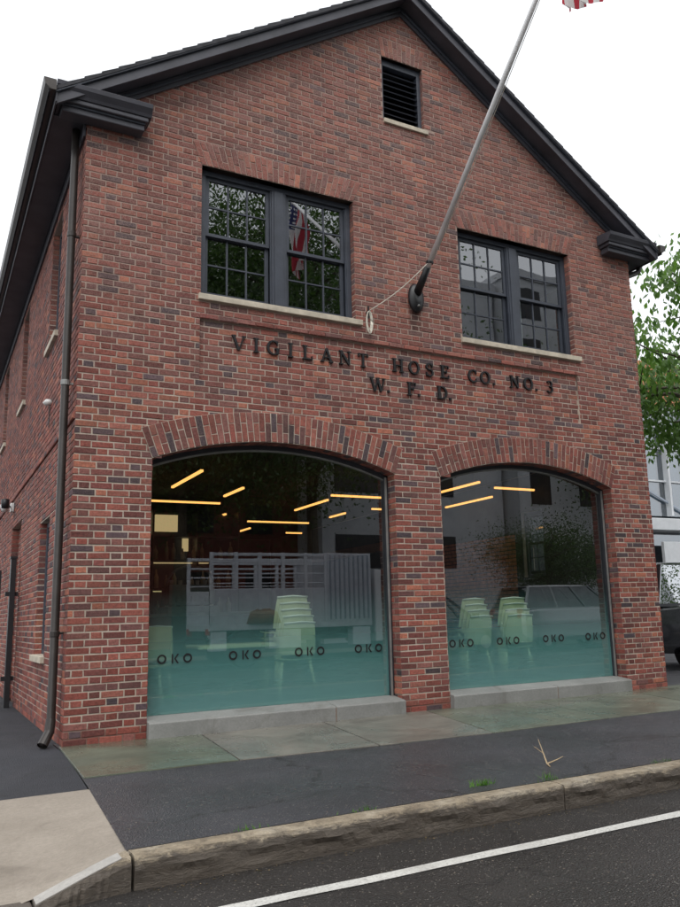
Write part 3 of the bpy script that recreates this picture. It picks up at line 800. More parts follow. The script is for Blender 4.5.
MB().box(7.30, 7.46, 5.0, 10.5, 2.42, 2.60).build('ceiling_beam', M['wood'], house)
MB().box(4.7, 4.95, 9.9, 10.1, .18, 3.3).build('column', M['wood'], house)
FZ = .17

strips = [('y',1.91,2.13,3.58),('x',5.03,1.0,3.11),('y',2.91,3.33,4.21),('y',3.66,6.37,7.04),('y',4.69,4.12,5.51),('x',3.62,4.51,6.0),
          ('x',7.36,4.45,5.80),('y',4.94,8.54,9.46),('x',11.3,4.92,5.67),('y',5.79,5.64,6.32),('x',4.95,5.99,6.9),('y',6.08,1.72,3.2),
          ('y',7.25,2.95,4.37),('x',2.10,6.66,7.46),('x',9.3,6.1,6.5)]
side_ = {'y': 'running away from the street', 'x': 'running parallel to the street'}
wh = ['high at upper left of the left bay','nearest the lit cabinets at the left jamb','short, right of the upper left strip','short, left of the bay centre','sloping, right of the left bay centre','topmost strip near the right jamb of the left bay',
      'long and level in the middle of the left bay','small, just under the left centre strip','lowest and smallest, over the shelves','short, near the right side of the left bay','stub at the right jamb of the left bay','upper of two at left jamb of the right bay',
      'lower of two at left jamb of the right bay','level strip right of the pair in the right bay','tiny far glint near middle of the left bay']
for i, (ax, c, a, b) in enumerate(strips):
    if ax == 'y': loc = (c, (a+b)/2, 3.0)
    else: loc = ((a+b)/2, c, 3.0)
    t = thing('strip_light', loc, 'glowing amber strip light, '+wh[i], 'light', 'linear strip lights under the shop ceiling')
    h = (b-a)/2; r_ = .018
    bd = (-r_, r_, -h, h) if ax == 'y' else (-h, h, -r_, r_)
    MB().box(*bd, 0, .03).build('diffuser', M['lamp'], t)
    MB().box(*bd, .0305, .06).build('housing', M['black'], t)
    for s in (-.8, .8):
        p = (0, h*s) if ax == 'y' else (h*s, 0)
        MB().tube([(p[0], p[1], .06), (p[0], p[1], .32)], .003, 6).build('hanger', M['black'], t)

# stacked chairs behind the frosted film
M['chair'] = simple('pale_shell', (.66, .66, .40), .5, var=.08)
M['chair_rim'] = simple('pale_rim', (.74, .74, .62), .5, var=.05)
def chair_proto():
    t = thing('stacking_chair', (0, 0, 0), 'pale yellow green stacking chair', 'chair')
    mb = MB()   # seat shell, slightly dished; back leans to -y (street)
    n = 8; W2 = .22
    for i in range(n):
        for k in range(n):
            f = lambda a, b: (-W2+2*W2*a/n, -.2+.42*b/n, .45+.02*((a/n-.5)*2)**2-.012*math.sin(b/n*math.pi))
            p = [f(i, k), f(i+1, k), f(i+1, k+1), f(i, k+1)]
            mb.add(p+[(x, y, z-.012) for x, y, z in p], [(0,1,2,3),(7,6,5,4),(0,4,5,1),(1,5,6,2),(2,6,7,3),(3,7,4,0)])
    mb.build('seat', M['chair'], t, smooth=False)
    mb = MB()
    for i in range(n):
        for k in range(n):
            f = lambda a, b: ((-1+2*a/n)*(.215-.03*(b/n)**2), -.215-.07*b/n-.03*(1-((a/n-.5)*2)**2), .50+.36*b/n)
            p = [f(i, k), f(i+1, k), f(i+1, k+1), f(i, k+1)]
            mb.add(p+[(x, y+.012, z) for x, y, z in p], [(0,1,2,3),(7,6,5,4),(0,4,5,1),(1,5,6,2),(2,6,7,3),(3,7,4,0)])
    mb.build('backrest', M['chair'], t)
    MB().tube([(-.19, -.29, .855), (0, -.325, .868), (.19, -.29, .855)], .011, 8).build('rim', M['chair_rim'], t, smooth=True)
    for sx in (-1, 1):
        for sy in (-1, 1):
            MB().tube([(sx*.17, sy*.16, .44), (sx*.235, sy*.235, 0)], [.018, .014], 8).build('leg', M['chair'], t, smooth=True)
    return t
ch0 = chair_proto(); first = True
ordn = ['lowest', 'second', 'third', 'fourth', 'topmost']
for (cx, cy, nn, rz, where) in [(2.62, .92, 5, 0, 'in the left bay stack'), (5.20, .98, 4, .1, 'in the left stack of the right bay'), (5.80, .85, 4, -.08, 'in the right stack of the right bay')]:
    for k in range(nn):
        c = ch0 if first else copy_tree(ch0); first = False
        c.location = (cx, cy+.05*k, FZ+.075*k); c.rotation_euler = (0, 0, rz+random.uniform(-.02, .02))
        pos = 'topmost' if k == nn-1 else ordn[k]
        c['label'] = 'pale yellow green stacking chair, %s %s' % (pos, where); c['group'] = 'stacked chairs behind the frosted glass'
c = copy_tree(ch0); c.location = (.98, 1.0, FZ); c.rotation_euler = (0, 0, R(150)); c['label'] = 'single pale chair beside the left jamb of the left bay'
t = thing('bench_table', (1.95, 1.15, FZ), 'pale low table left of the chair stack behind frosted glass', 'table')
MB().box(-.45, .45, -.3, .3, .60, .64).build('tabletop', M['chair'], t, bevel=.005)
for sx in (-1, 1):
    for sy in (-1, 1): MB().box(sx*.42-.02, sx*.42+.02, sy*.27-.02, sy*.27+.02, 0, .60).build('leg', M['black'], t)

# wall cabinets and bottle shelves on the far left
t = thing('display_shelf', (2.75, 6.3, FZ), 'dark shelving unit with rows of bottles at the back left', 'shelf')
mb = MB()
for z in (.5, 1.0, 1.45, 1.95, 2.38): mb.box(-1.3, 1.1, -.17, .17, z, z+.03)
mb.build('shelf_board', M['trim_dark'], t)
for x in (-1.3, -.5, .3, 1.07): MB().box(x, x+.03, -.18, .18, 0, 2.85).build('upright', M['black'], t)
MB().box(-1.3, 1.1, .18, .2, 0, 2.85).build('back_panel', M['int_dark'], t)
for (a, b, z0, z1) in ((-.75, -.55, 2.45, 2.83), (-.38, .02, 2.50, 2.80), (.12, .22, 2.15, 2.40), (-.55, .6, 1.93, 1.945), (-.55, .6, 1.43, 1.445)): MB().box(a, b, .10, .16, z0, z1).build('niche_and_fill_glow', M['cabinet_and_fill_glow'], t)  # lit cabinets, plus two thin low strips added to brighten the bottles
M['bottle'] = simple('bottle_glass', (.34, .33, .26), .2, var=.5, nscale=3); M['bottle_pale'] = simple('bottle_label', (.72, .66, .5), .4, var=.3, nscale=4)
ORD = 'first second third fourth fifth sixth seventh eighth ninth tenth eleventh twelfth thirteenth fourteenth'.split()
for zi, z in enumerate((1.03, 1.48, 1.98)):
    row = ['lower', 'middle', 'top'][zi]; len_ = -1
    for j in range(14):
        if random.random() < .12: continue
        len_ += 1; x = 1.52+j*.165+random.uniform(-.03, .03); h = random.uniform(.20, .33); r_ = random.uniform(.032, .05)
        mb = MB(); mb.lathe((0, 0, 0), [(r_, 0), (r_, h*.6), (r_*.35, h*.78), (r_*.35, h)], 10)
        o = mb.build('bottle', M['bottle_pale' if random.random() < .45 else 'bottle'], None, smooth=True, loc=(x, 6.2+random.uniform(-.04, .04), FZ+z+.001))
        tag(o, ('%s bottle from the left on the %s board of the dark shelving' % (ORD[len_], row)), 'bottle', 'bottles on the %s shelf at the back left' % row)
# machine with hoop on a counter
t = thing('bar_counter', (2.5, 4.2, FZ), 'dark bar counter behind the left bay glass', 'counter')
MB().box(-1.1, 1.3, -.3, .3, 0, .98).build('cabinet', M['int_dark'], t); MB().box(-1.15, 1.35, -.34, .34, .981, 1.03).build('countertop', M['galv'], t, bevel=.005)
t = thing('espresso_machine', (2.35, 4.2, FZ+1.031), 'chrome espresso machine with curved hood on the bar counter', 'machine')
mb = MB(); mb.box(-.35, .35, -.2, .25, .12, .42); mb.box(-.38, .38, -.25, .28, 0, .1); mb.build('housing', M['galv'], t, bevel=.01)
MB().tube([(-.36, -.1, .42)]+[(-.36*math.cos(a/10*math.pi), -.1, .42+.28*math.sin(a/10*math.pi)) for a in range(1, 10)]+[(.36, -.1, .42)], .018, 8).build('hood_rail', M['galv'], t, smooth=True)
for x in (-.22, 0, .22):
    MB().lathe((x, -.22, .16), [(.04, 0), (.04, .05), (.03, .08)], 12).build('brew_group', M['galv'], t)
for ci, x in enumerate((-.25, -.12, .02, .15, .27)):
    o = MB().lathe((0, 0, 0), [(.025, 0), (.035, .07), (.033, .072), (.024, .01)], 12).build('cup', M['white'], None, loc=(2.35+x, 4.25, FZ+1.031+.421))
    tag(o, 'small white cup, %s from the left on top of the espresso machine' % ORD[ci], 'cup', 'cups on the espresso machine')

# ------------------------------------------------------------------ wall fixtures
t = thing('flagpole', (3.95, -.02, 4.98), 'steel flagpole slanting out from a black wall bracket', 'flagpole')
mb = MB(); mb.lathe((0, -.0, -.02), [(.0, .0), (.10, .002), (.115, -.02), (.10, -.05), (.05, -.075), (.0, -.08)], 20, 'y')
for i, v in enumerate(mb.v): mb.v[i] = (v[0], v[1], v[2]*1.7)
mb.build('bracket', M['black'], t, smooth=True)
for z in (-.15, .12): MB().lathe((0, -.06, z), [(.014, 0), (.014, -.03), (.008, -.035)], 8, 'y').build('bolt', M['galv'], t)
dv = Vector((0, -2.6, 2.37)).normalized()
p0 = Vector((0, -.05, .02))
MB().tube([p0, p0+dv*.36], [.052, .040], 14).build('socket', M['black'], t, smooth=True)
MB().tube([p0+dv*.3, p0+dv*2.6, p0+dv*5.0], [.034, .031, .022], 14).build('pole', M['pole'], t, smooth=True)
MB().lathe(tuple(p0+dv*5.03), [(.0, -.05), (.035, -.035), (.05, 0), (.035, .035), (.0, .05)], 14).build('finial', M['pole'], t, smooth=True)
MB().lathe(tuple(p0+dv*.42), [(.044, -.02), (.048, 0), (.044, .02)], 12).build('collar', M['black'], t)
# halyard: from collar to a cleat beside the left window
c0 = Vector((3.95, -.02, 4.98))+p0+dv*.45; c1 = Vector((3.26, -.05, 4.66))
mb = MB(); pts = [c0.lerp(c1, s/10)+Vector((0, 0, -.05*math.sin(s/10*math.pi))) for s in range(11)]
mb.tube(pts, .006, 6)
o = mb.build('halyard_rope', M['rope'], None, smooth=True); tag(o, 'thin cord strung from the flagpole foot to a wall cleat', 'rope')
for s in range(3):
    pass
t = thing('rope_cleat', (3.255, -.01, 4.55), 'coiled cord hanging on a small cleat beside the left window', 'cleat')
MB().bar((0, 0, .1), (0, -.05, .1), .02, .02).build('cleat_stem', M['black'], t); MB().bar((0, -.05, .02), (0, -.05, .17), .018, .018).build('cleat_horn', M['black'], t)
mb = MB()
for k in range(4):
    rr = .025+.006*k; L_ = .13+.015*k
    mb.tube([(rr*math.cos(a), -.06-.004*k, .05-L_*.5+L_*.5*math.sin(a)*1.6) for a in [i*math.pi/8 for i in range(17)]], .006, 6)
mb.build('cord_coil', M['rope'], t, smooth=True)
# second halyard up to the flag
q0 = Vector((3.95, -.02, 4.98))+p0
mb = MB(); mb.tube([q0+dv*.5+Vector((.035, 0, 0)), q0+dv*1.5+Vector((.04, 0, -.05)), q0+dv*4.8+Vector((.03, 0, 0))], .0045, 6)
tag(mb.build('halyard_rope', M['rope'], None), 'thin halyard running alongside the flagpole toward the flag', 'rope')
# flag hanging limp below the pole end
def flag_material():
    mt, n, b = nodes('flag_cloth'); uv = N(n, 'ShaderNodeUVMap').outputs[0]
    sx = N(n, 'ShaderNodeSeparateXYZ'); n.links.new(uv, sx.inputs[0])
    s = math_(n, 'FRACT', math_(n, 'MULTIPLY', sx.outputs[1], 6.5)); st = math_(n, 'LESS_THAN', s, .5)
    c = mix(n, st, (.72, .70, .68), (.45, .03, .05))
    can = math_(n, 'MULTIPLY', math_(n, 'LESS_THAN', sx.outputs[0], .4), math_(n, 'GREATER_THAN', sx.outputs[1], .46))
    # stars: small pale dots on a staggered lattice
    u5 = math_(n, 'MULTIPLY', sx.outputs[0], 15); v5 = math_(n, 'MULTIPLY', math_(n, 'SUBTRACT', sx.outputs[1], .46), 10)
    du = math_(n, 'SUBTRACT', math_(n, 'FRACT', u5), .5); dv_ = math_(n, 'SUBTRACT', math_(n, 'FRACT', v5), .5)
    rr = math_(n, 'ADD', math_(n, 'MULTIPLY', du, du), math_(n, 'MULTIPLY', dv_, dv_))
    cc = mix(n, math_(n, 'LESS_THAN', rr, .07), (.02, .03, .12), (.72, .70, .68))
    c = mix(n, can, c, cc)
    n.links.new(c, b.inputs['Base Color']); b.inputs['Roughness'].default_value = .85; return mt
M['flagcloth'] = flag_material()
me = bpy.data.meshes.new('flag'); nu, nv = 40, 26; vs = []; fs = []; uvs = []
f0 = q0+dv*4.85; f1 = q0+dv*3.95           # hoist runs along the pole
for j in range(nv+1):
    for i in range(nu+1):
        u = i/nu; v = j/nv
        base = f1.lerp(f0, v); fly = Vector((3.95, -2.95-.42*v, 6.86-.20*v))
        p = base.lerp(fly, u)
        p.x += (.08*math.sin(v*13+u*2.0)+.03*math.sin(v*27+u*6))*min(1, u*2.5)
        p.y += .03*math.sin(u*6+v*4)*math.sin(u*math.pi)
        p.z += .02*math.sin(v*14)*u
        vs.append(tuple(p))
        uvs.append((u, v))
for j in range(nv):
    for i in range(nu):
        a = j*(nu+1)+i; fs.append((a, a+1, a+nu+2, a+nu+1))
me.from_pydata(vs, [], fs); ul = me.uv_layers.new(name='UVMap')
for l in me.loops: ul.data[l.index].uv = uvs[l.vertex_index]
me.polygons.foreach_set('use_smooth', [True]*len(me.polygons)); me.materials.append(M['flagcloth'])
fo = bpy.data.objects.new('flag', me); COL.objects.link(fo); tag(fo, 'red and white striped flag hanging limp from the pole end', 'flag')

# side wall lamps
t = thing('flood_light', (-.01, 5.85, 2.93), 'white twin head security light on the driveway wall', 'light fixture')
MB().box(-.05, 0, -.07, .07, -.07, .07).build('junction_box', M['white'], t, bevel=.006)
MB().lathe((-.14, -.10, -.02), [(.04, -.06), (.06, .0), (.065, .05)], 12).build('lamp_head', M['white'], t, smooth=True)
MB().lathe((-.15, -.30, .02), [(.05, -.07), (.06, .0), (.06, .07)], 12).build('camera_head', M['black'], t, smooth=True)
MB().bar((-.03, 0, 0), (-.15, -.3, .02), .02).build('arm', M['black'], t)
t = thing('wall_sensor', (-.01, 1.85, 3.66), 'small round white sensor high on the driveway wall', 'sensor')
MB().lathe((-.03, 0, .0), [(.03, -.03), (.06, 0), (.03, .04)], 14).build('dome', M['white'], t, smooth=True)
MB().tube([(-.015, -.02, -.03), (-.015, -.02, -.3)], .006, 6).build('cable', M['black'], t)

# gate posts at the driveway
t = thing('gate_post', (-.06, 4.45, 0), 'tall black square gate post with hinges beside the brick wall', 'gate')
MB().box(-.07, .0, -.07, .07, 0, 2.02).build('post', M['black'], t, bevel=.004); MB().box(-.08, .01, -.08, .08, 2.02, 2.05).build('cap', M['black'], t)
for z in (.35, 1.5): MB().box(-.12, .04, -.03, .03, z, z+.06).build('hinge', M['black'], t)
t = thing('driveway_gate', (-.26, 4.50, 0), 'black metal driveway gate leaf at the left picture edge', 'gate')
MB().box(-.05, .02, -.04, .04, .06, 1.86).build('stile', M['black'], t)
for z in (.15, 1.0, 1.5, 1.8): MB().box(-2.2, -.05, -.03, .03, z, z+.05).build('rail', M['black'], t)
mb = MB()
for k in range(14): mb.box(-.2-k*.15, -.18-k*.15, -.01, .01, .2, 1.8)
mb.build('pickets', M['black'], t)

# ------------------------------------------------------------------ ground
def sheet(name, pts, z, mat, parent=None):
    g = MB(); g.add([(x, y, z) for x, y in pts], [tuple(range(len(pts)))]); return tag(g.build(name, mat), kind='structure')
KY = -3.74      # back of the granite kerb
ROADZ = -.15
sheet('ground', [(-300, -300), (300, -300), (300, 300), (-300, 300)], ROADZ-.03, M['road'])
sheet('road', [(-120, -14.0), (120, -14.0), (120, KY-.1), (-120, KY-.1)], ROADZ, M['road'])
xe = [(0.0, .0), (-.045, -.56), (-.126, -2.1), (-.24, KY)]       # edge between driveway and sidewalk
sheet('sidewalk', [(-.04, .3), (-.03, -.3), (-.075, -1.2), (-.126, -2.06), (-.24, KY+.01), (60, KY+.01), (60, .3)], 0, M['walk'])
sheet('lot', [(W+.0, .3), (60, .3), (60, 60), (W, 60)], -.004, M['walk'])
# driveway
sheet('driveway', [(-.043, .3), (-.035, -.3), (-.08, -1.2), (-.131, -2.06), (-9, -2.06), (-9, 40), (.05, 40), (.05, .3)], -.004, M['drive'])
# flagstones
xs_ = [(-.035, 1.27, 1.07), (1.27, 2.60, 2.28), (2.60, 3.95, 3.43), (3.95, 5.4, 4.9), (5.4, 7.0, 6.4), (7.0, 8.6, 8.0), (8.6, 10.2, 9.7), (10.2, 12, 11.6)]
mb = MB(); pb = -.115
ed = [-.10, 1.07, 2.28, 3.43, 4.9, 6.4, 8.0, 9.7, 11.6]; et = [-.03, 1.27, 2.58, 3.90, 5.4, 7.0, 8.6, 10.2, 12]
yb = [-1.66, -1.69, -1.78, -1.84, -1.80, -1.82, -1.8, -1.8, -1.8]
for i in range(8):
    g = .006; z = random.uniform(0, .003)
    top = [(et[i]+g, .05), (et[i+1]-g, .05), (ed[i+1]-g, yb[i+1]), (ed[i]+g, yb[i])]
    mb.prism(top, -.03, .008+z, 'xy', a=random.random())
tag(mb.build('flagstone_paving', M['flag'], bevel=.004), kind='structure')
# granite kerb stones, rough split face to the road
def kerb_stone(x0, x1, z0=0.0, z1=0.0, y0=KY, y1=KY, wdt=.13):
    n = max(8, int((x1-x0)/.025)); rings = []
    for i in range(n+1):
        t = i/n; x = x0+(x1-x0)*t; zt = z0+(z1-z0)*t; yk = y0+(y1-y0)*t
        rg = []
        for (dy, dz, amp) in ((0, -.3, 0), (0, .0, .001), (-wdt*.5, .004, .002), (-wdt, .0, .005), (-wdt-.012, -.02, .010), (-wdt-.018, -.055, .014), (-wdt-.012, -.09, .012), (-wdt-.016, -.125, .010), (-wdt-.014, -.3, .0)):
            ph = dz*40
            nz = amp*(.5*math.sin(x*7+ph*.6)+.35*math.sin(x*17+ph*1.7+1)+.35*random.uniform(-1, 1))
            z_ = zt+dz+(nz*.35 if dz > -.25 else 0)
            rg.append((x, yk+dy+nz*.8, z_))
        rings.append(rg)
    o = MB().loft(rings).build('kerb', M['granite'], None); tag(o, kind='structure'); return o
xk = [-.235, 2.44, 5.3, 8.2, 11.1, 14, 17, 20]
for i in range(len(xk)-1): kerb_stone(xk[i]+.005, xk[i+1]-.005)
kerb_stone(20.01, 60)
# concrete apron sloping to the road with a tapering kerb stone
def aprz(x, y):
    # flat at the back, dropping to the gutter away from the kerb stone
    t = max(0, min(1, (-2.06-y)/1.75)); s = max(0, min(1, (-.20-x)/.46))
    return -.118*t*s
ks = MB(); nx = 12; ny = 10; vs = []
def apt(i, j):
    v = j/ny; yb_ = -2.064; xl = -6.0; xr = -.115-.105*v
    u = (i/nx)**2.2; x = xr+(xl-xr)*u
    yf = KY-.03 - min(.10, max(0, (-.24-x))*.25)
    y = yb_+(yf-yb_)*v
    return (x, y, aprz(x, y)-.002)
vs = [apt(i, j) for j in range(ny+1) for i in range(nx+1)]
fs = [(j*(nx+1)+i, j*(nx+1)+i+1, (j+1)*(nx+1)+i+1, (j+1)*(nx+1)+i) for j in range(ny) for i in range(nx)]
ks.add(vs, fs); tag(ks.build('concrete_apron', M['concrete']), kind='structure')
M['kerb_pale'] = concrete_mat('pale_granite', (.30, .29, .27), (.42, .40, .37), (.16, .13, .10), .7)
def taper():
    n = 24; rings = []
    for i in range(n+1):
        t = i/n; x = -.245-.43*t; y = KY-.0-.10*t**1.1; zt = -.004-.114*t**1.1
        rg = []
        for (dy, dz, amp) in ((0, -.2, 0), (0, .006, .001), (-.06, .008, .001), (-.12, .004, .004), (-.14, -.03, .006), (-.14, -.2, 0)):
            nz = amp*random.uniform(-1, 1); rg.append((x, y+dy+nz, zt+dz+nz*.4))
        rings.append(rg)
    o = MB().loft(rings).build('kerb', M['granite'], None); tag(o, kind='structure')
    rings = []
    for i in range(n+1):
        t = i/n; x = -.25-.42*t; y = KY-.0-.10*t**1.1; zt = -.004-.114*t**1.1+.0115
        rings.append([(x, y-.008, zt-.004), (x, y-.008, zt), (x, y-.11, zt-.001), (x, y-.11, zt-.006)])
    o = MB().loft(rings[2:]).build('kerb', M['kerb_pale'], None); tag(o, kind='structure')
taper()
rings = []
mb = MB(); mb.box(-6.0, -.680, KY-.24, KY-.09, -.3, -.117); tag(mb.build('kerb', M['granite'], None, bevel=.01), kind='structure')
# parking line
lp = []; nl = 160
g = MB()
top_ = [(-3+60*i/nl, -4.328+.006*math.sin(i*1.7)) for i in range(nl+1)]; bot_ = [(-3+60*i/nl, -4.418+.007*math.sin(i*2.3)) for i in range(nl+1)]
g.add([(x, y, ROADZ+.004) for x, y in top_]+[(x, y, ROADZ+.004) for x, y in bot_], [(i, i+1, nl+2+i, nl+1+i) for i in range(nl)])
g2 = tag(g.build('lane_line', M['line']), kind='structure')

# twig and weeds on the sidewalk
mb = MB(); b0 = Vector((2.80, -3.31, .008))
mb.tube([b0, b0+Vector((.03, .07, .06)), b0+Vector((.04, .13, .15))], [.006, .004, .002], 6)
mb.tube([b0, b0+Vector((.09, -.01, .022)), b0+Vector((.17, .02, .03))], [.006, .004, .002], 6)
mb.tube([b0, b0+Vector((-.05, -.09, .0))], [.006, .004], 6)
mb.tube([b0+Vector((.03, .07, .06)), b0+Vector((-.03, .10, .11))], [.003, .002], 5)
tag(mb.build('fallen_twig', simple('twig', (.40, .30, .18), .8)), 'dry forked twig lying on the dark sidewalk asphalt', 'twig')
M['weed'] = leaf_mat('weed', (.05, .13, .02), (.13, .26, .05))
for (wx, wy, n, rr, lab) in ((2.02, -3.60, 60, .13, 'tuft of green weeds against the kerb top'), (2.50, -3.66, 14, .06, 'tiny weed tuft at the joint between kerb stones')):
    mb = MB()
    for k in range(n):
        a = random.uniform(0, 6.28); r_ = random.uniform(0, rr); px, py = wx+r_*math.cos(a), wy+r_*.35*abs(math.sin(a))
        h = random.uniform(.015, .05); dx, dy = random.uniform(-.04, .04), random.uniform(-.04, .04)
        mb.add([(px-.004, py, .0), (px+.004, py, .0), (px+dx, py+dy, h)], [(0, 1, 2)], random.random())
    tag(mb.build('weed_tuft', M['weed'], None, fix=False), lab, 'plant')

# ------------------------------------------------------------------ trees
def tree(x, y, h, crown_r, crown_z, label, group, nleaf, leaf, mat, seed, trunk_r=.16, lean=(0, 0), limbs=11, droop=.3, z0=0, clump=.5, smin=.32, zmin=-9):
    rn = random.Random(seed)
    t = thing('tree', (x, y, z0), label, 'tree', group)
    tb = MB(); top = Vector((lean[0], lean[1], h*.8))
    pts = [Vector((0, 0, 0)), Vector((.03, .02, h*.2)), Vector((lean[0]*.4, lean[1]*.4, h*.45)), top]
    tb.tube(pts, [trunk_r*1.25, trunk_r, trunk_r*.75, trunk_r*.2], 10)
    tips = []
    for k in range(limbs):
        s = rn.uniform(smin, .95); base = Vector((lean[0]*s*.7, lean[1]*s*.7, h*.8*s+.1))
        a = 2.4*k+rn.uniform(-.4, .4); rr = crown_r*rn.uniform(.6, 1.0)*(1.1-.5*abs(s-.55))
        end = Vector((lean[0]+math.cos(a)*rr, lean[1]+math.sin(a)*rr, min(h, base.z+rn.uniform(.1, .35)*h*.6)))
        midp = base.lerp(end, .5)+Vector((0, 0, .12*rr))
        tb.tube([base, midp, end], [trunk_r*.45, trunk_r*.28, trunk_r*.08], 7)
        for q in range(5):
            st_ = base.lerp(end, rn.uniform(.35, .95)); e2 = st_+Vector((rn.uniform(-1, 1), rn.uniform(-1, 1), rn.uniform(-.35, .5)))*crown_r*.35
            tb.tube([st_, st_.lerp(e2, .5)+Vector((0, 0, .05)), e2], [trunk_r*.14, trunk_r*.09, trunk_r*.03], 5)
            tips += [e2, st_.lerp(e2, .6)]
        tips.append(end)
    tb.build('trunk', M['bark'], t, smooth=True)
    cb = MB()
    for k in range(nleaf):
        c = rn.choice(tips); cr = crown_r*.17*clump/.5
        p = c+Vector((rn.gauss(0, cr), rn.gauss(0, cr), rn.gauss(0, cr*.7)))
        if p.z < zmin: continue
        d = Vector((rn.uniform(-1, 1), rn.uniform(-1, 1), rn.uniform(-1, .3)-droop)).normalized()
        s = d.cross(Vector((rn.uniform(-1, 1), rn.uniform(-1, 1), rn.uniform(-1, 1)))).normalized()
        L = leaf*rn.uniform(.6, 1.2); wd = L*.24
        cb.add([p, p+d*L*.5+s*wd, p+d*L, p+d*L*.5-s*wd], [(0, 1, 2, 3)], min(1, max(0, rn.gauss(.5, .25))))
    cb.build('crown', mat, t, fix=False)
    return t
tree(13.35, 1.9, 8.3, 3.5, 6, 'bright green leafy tree right of the firehouse', None, 15000, .165, M['leaf'], 3, .16, limbs=20, droop=.8, clump=.26, smin=.56, zmin=3.9)

# ------------------------------------------------------------------ glass building behind, at right
t = thing('glass_building', (17.0, 9, 0), 'modern glass and white banded building beyond the parked car', 'building')
M['panel_white'] = simple('white_panel', (.62, .64, .66), .5, var=.06); M['panel_blue'] = simple('blue_grey_panel', (.30, .34, .40), .35, var=.12, nscale=.6)
M['terracotta'] = simple('terracotta', (.48, .20, .10), .8, var=.15)
MB().box(-1.5, 16, .6, 14, -.1, 8.6).build('core', M['int_dark'], t)
MB().box(-1.5, 16, .30, .34, 3.8, 7.35).build('curtain_wall', M['far_glass'], t)
for k in range(14):
    MB().box(-1.3+k*1.05, -1.22+k*1.05, .10, .30, 3.8, 7.35).build('mullion', M['panel_white'], t)
MB().box(-1.5, 16, .35, .40, 4.9, 5.9).build('spandrel', M['panel_blue'], t)
for z in (4.86, 5.9, 6.6): MB().box(-1.5, 16, .22, .29, z, z+.05).build('transom', M['panel_white'], t)
MB().bar((.2, .22, 4.9), (2.6, .22, 3.9), .05, .05).build('stair_rail', M['panel_blue'], t)
MB().box(-1.8, 16, -.25, .7, 3.30, 3.66).build('floor_band', M['panel_white'], t, bevel=.02)
MB().box(-1.5, 16, .25, .6, 7.35, 8.75).build('upper_wall', M['terracotta'], t)
MB().box(-1.5, 16, .35, .4, .0, 3.3).build('shopfront', M['far_glass'], t)
MB().box(.9, 6, -.3, -.2, 2.0, 2.95).build('sign_board', M['panel_white'], t)
for k in range(6): MB().box(-1.4+k*2.2, -1.25+k*2.2, .5, .65, 0, 3.3).build('column', M['panel_white'], t)

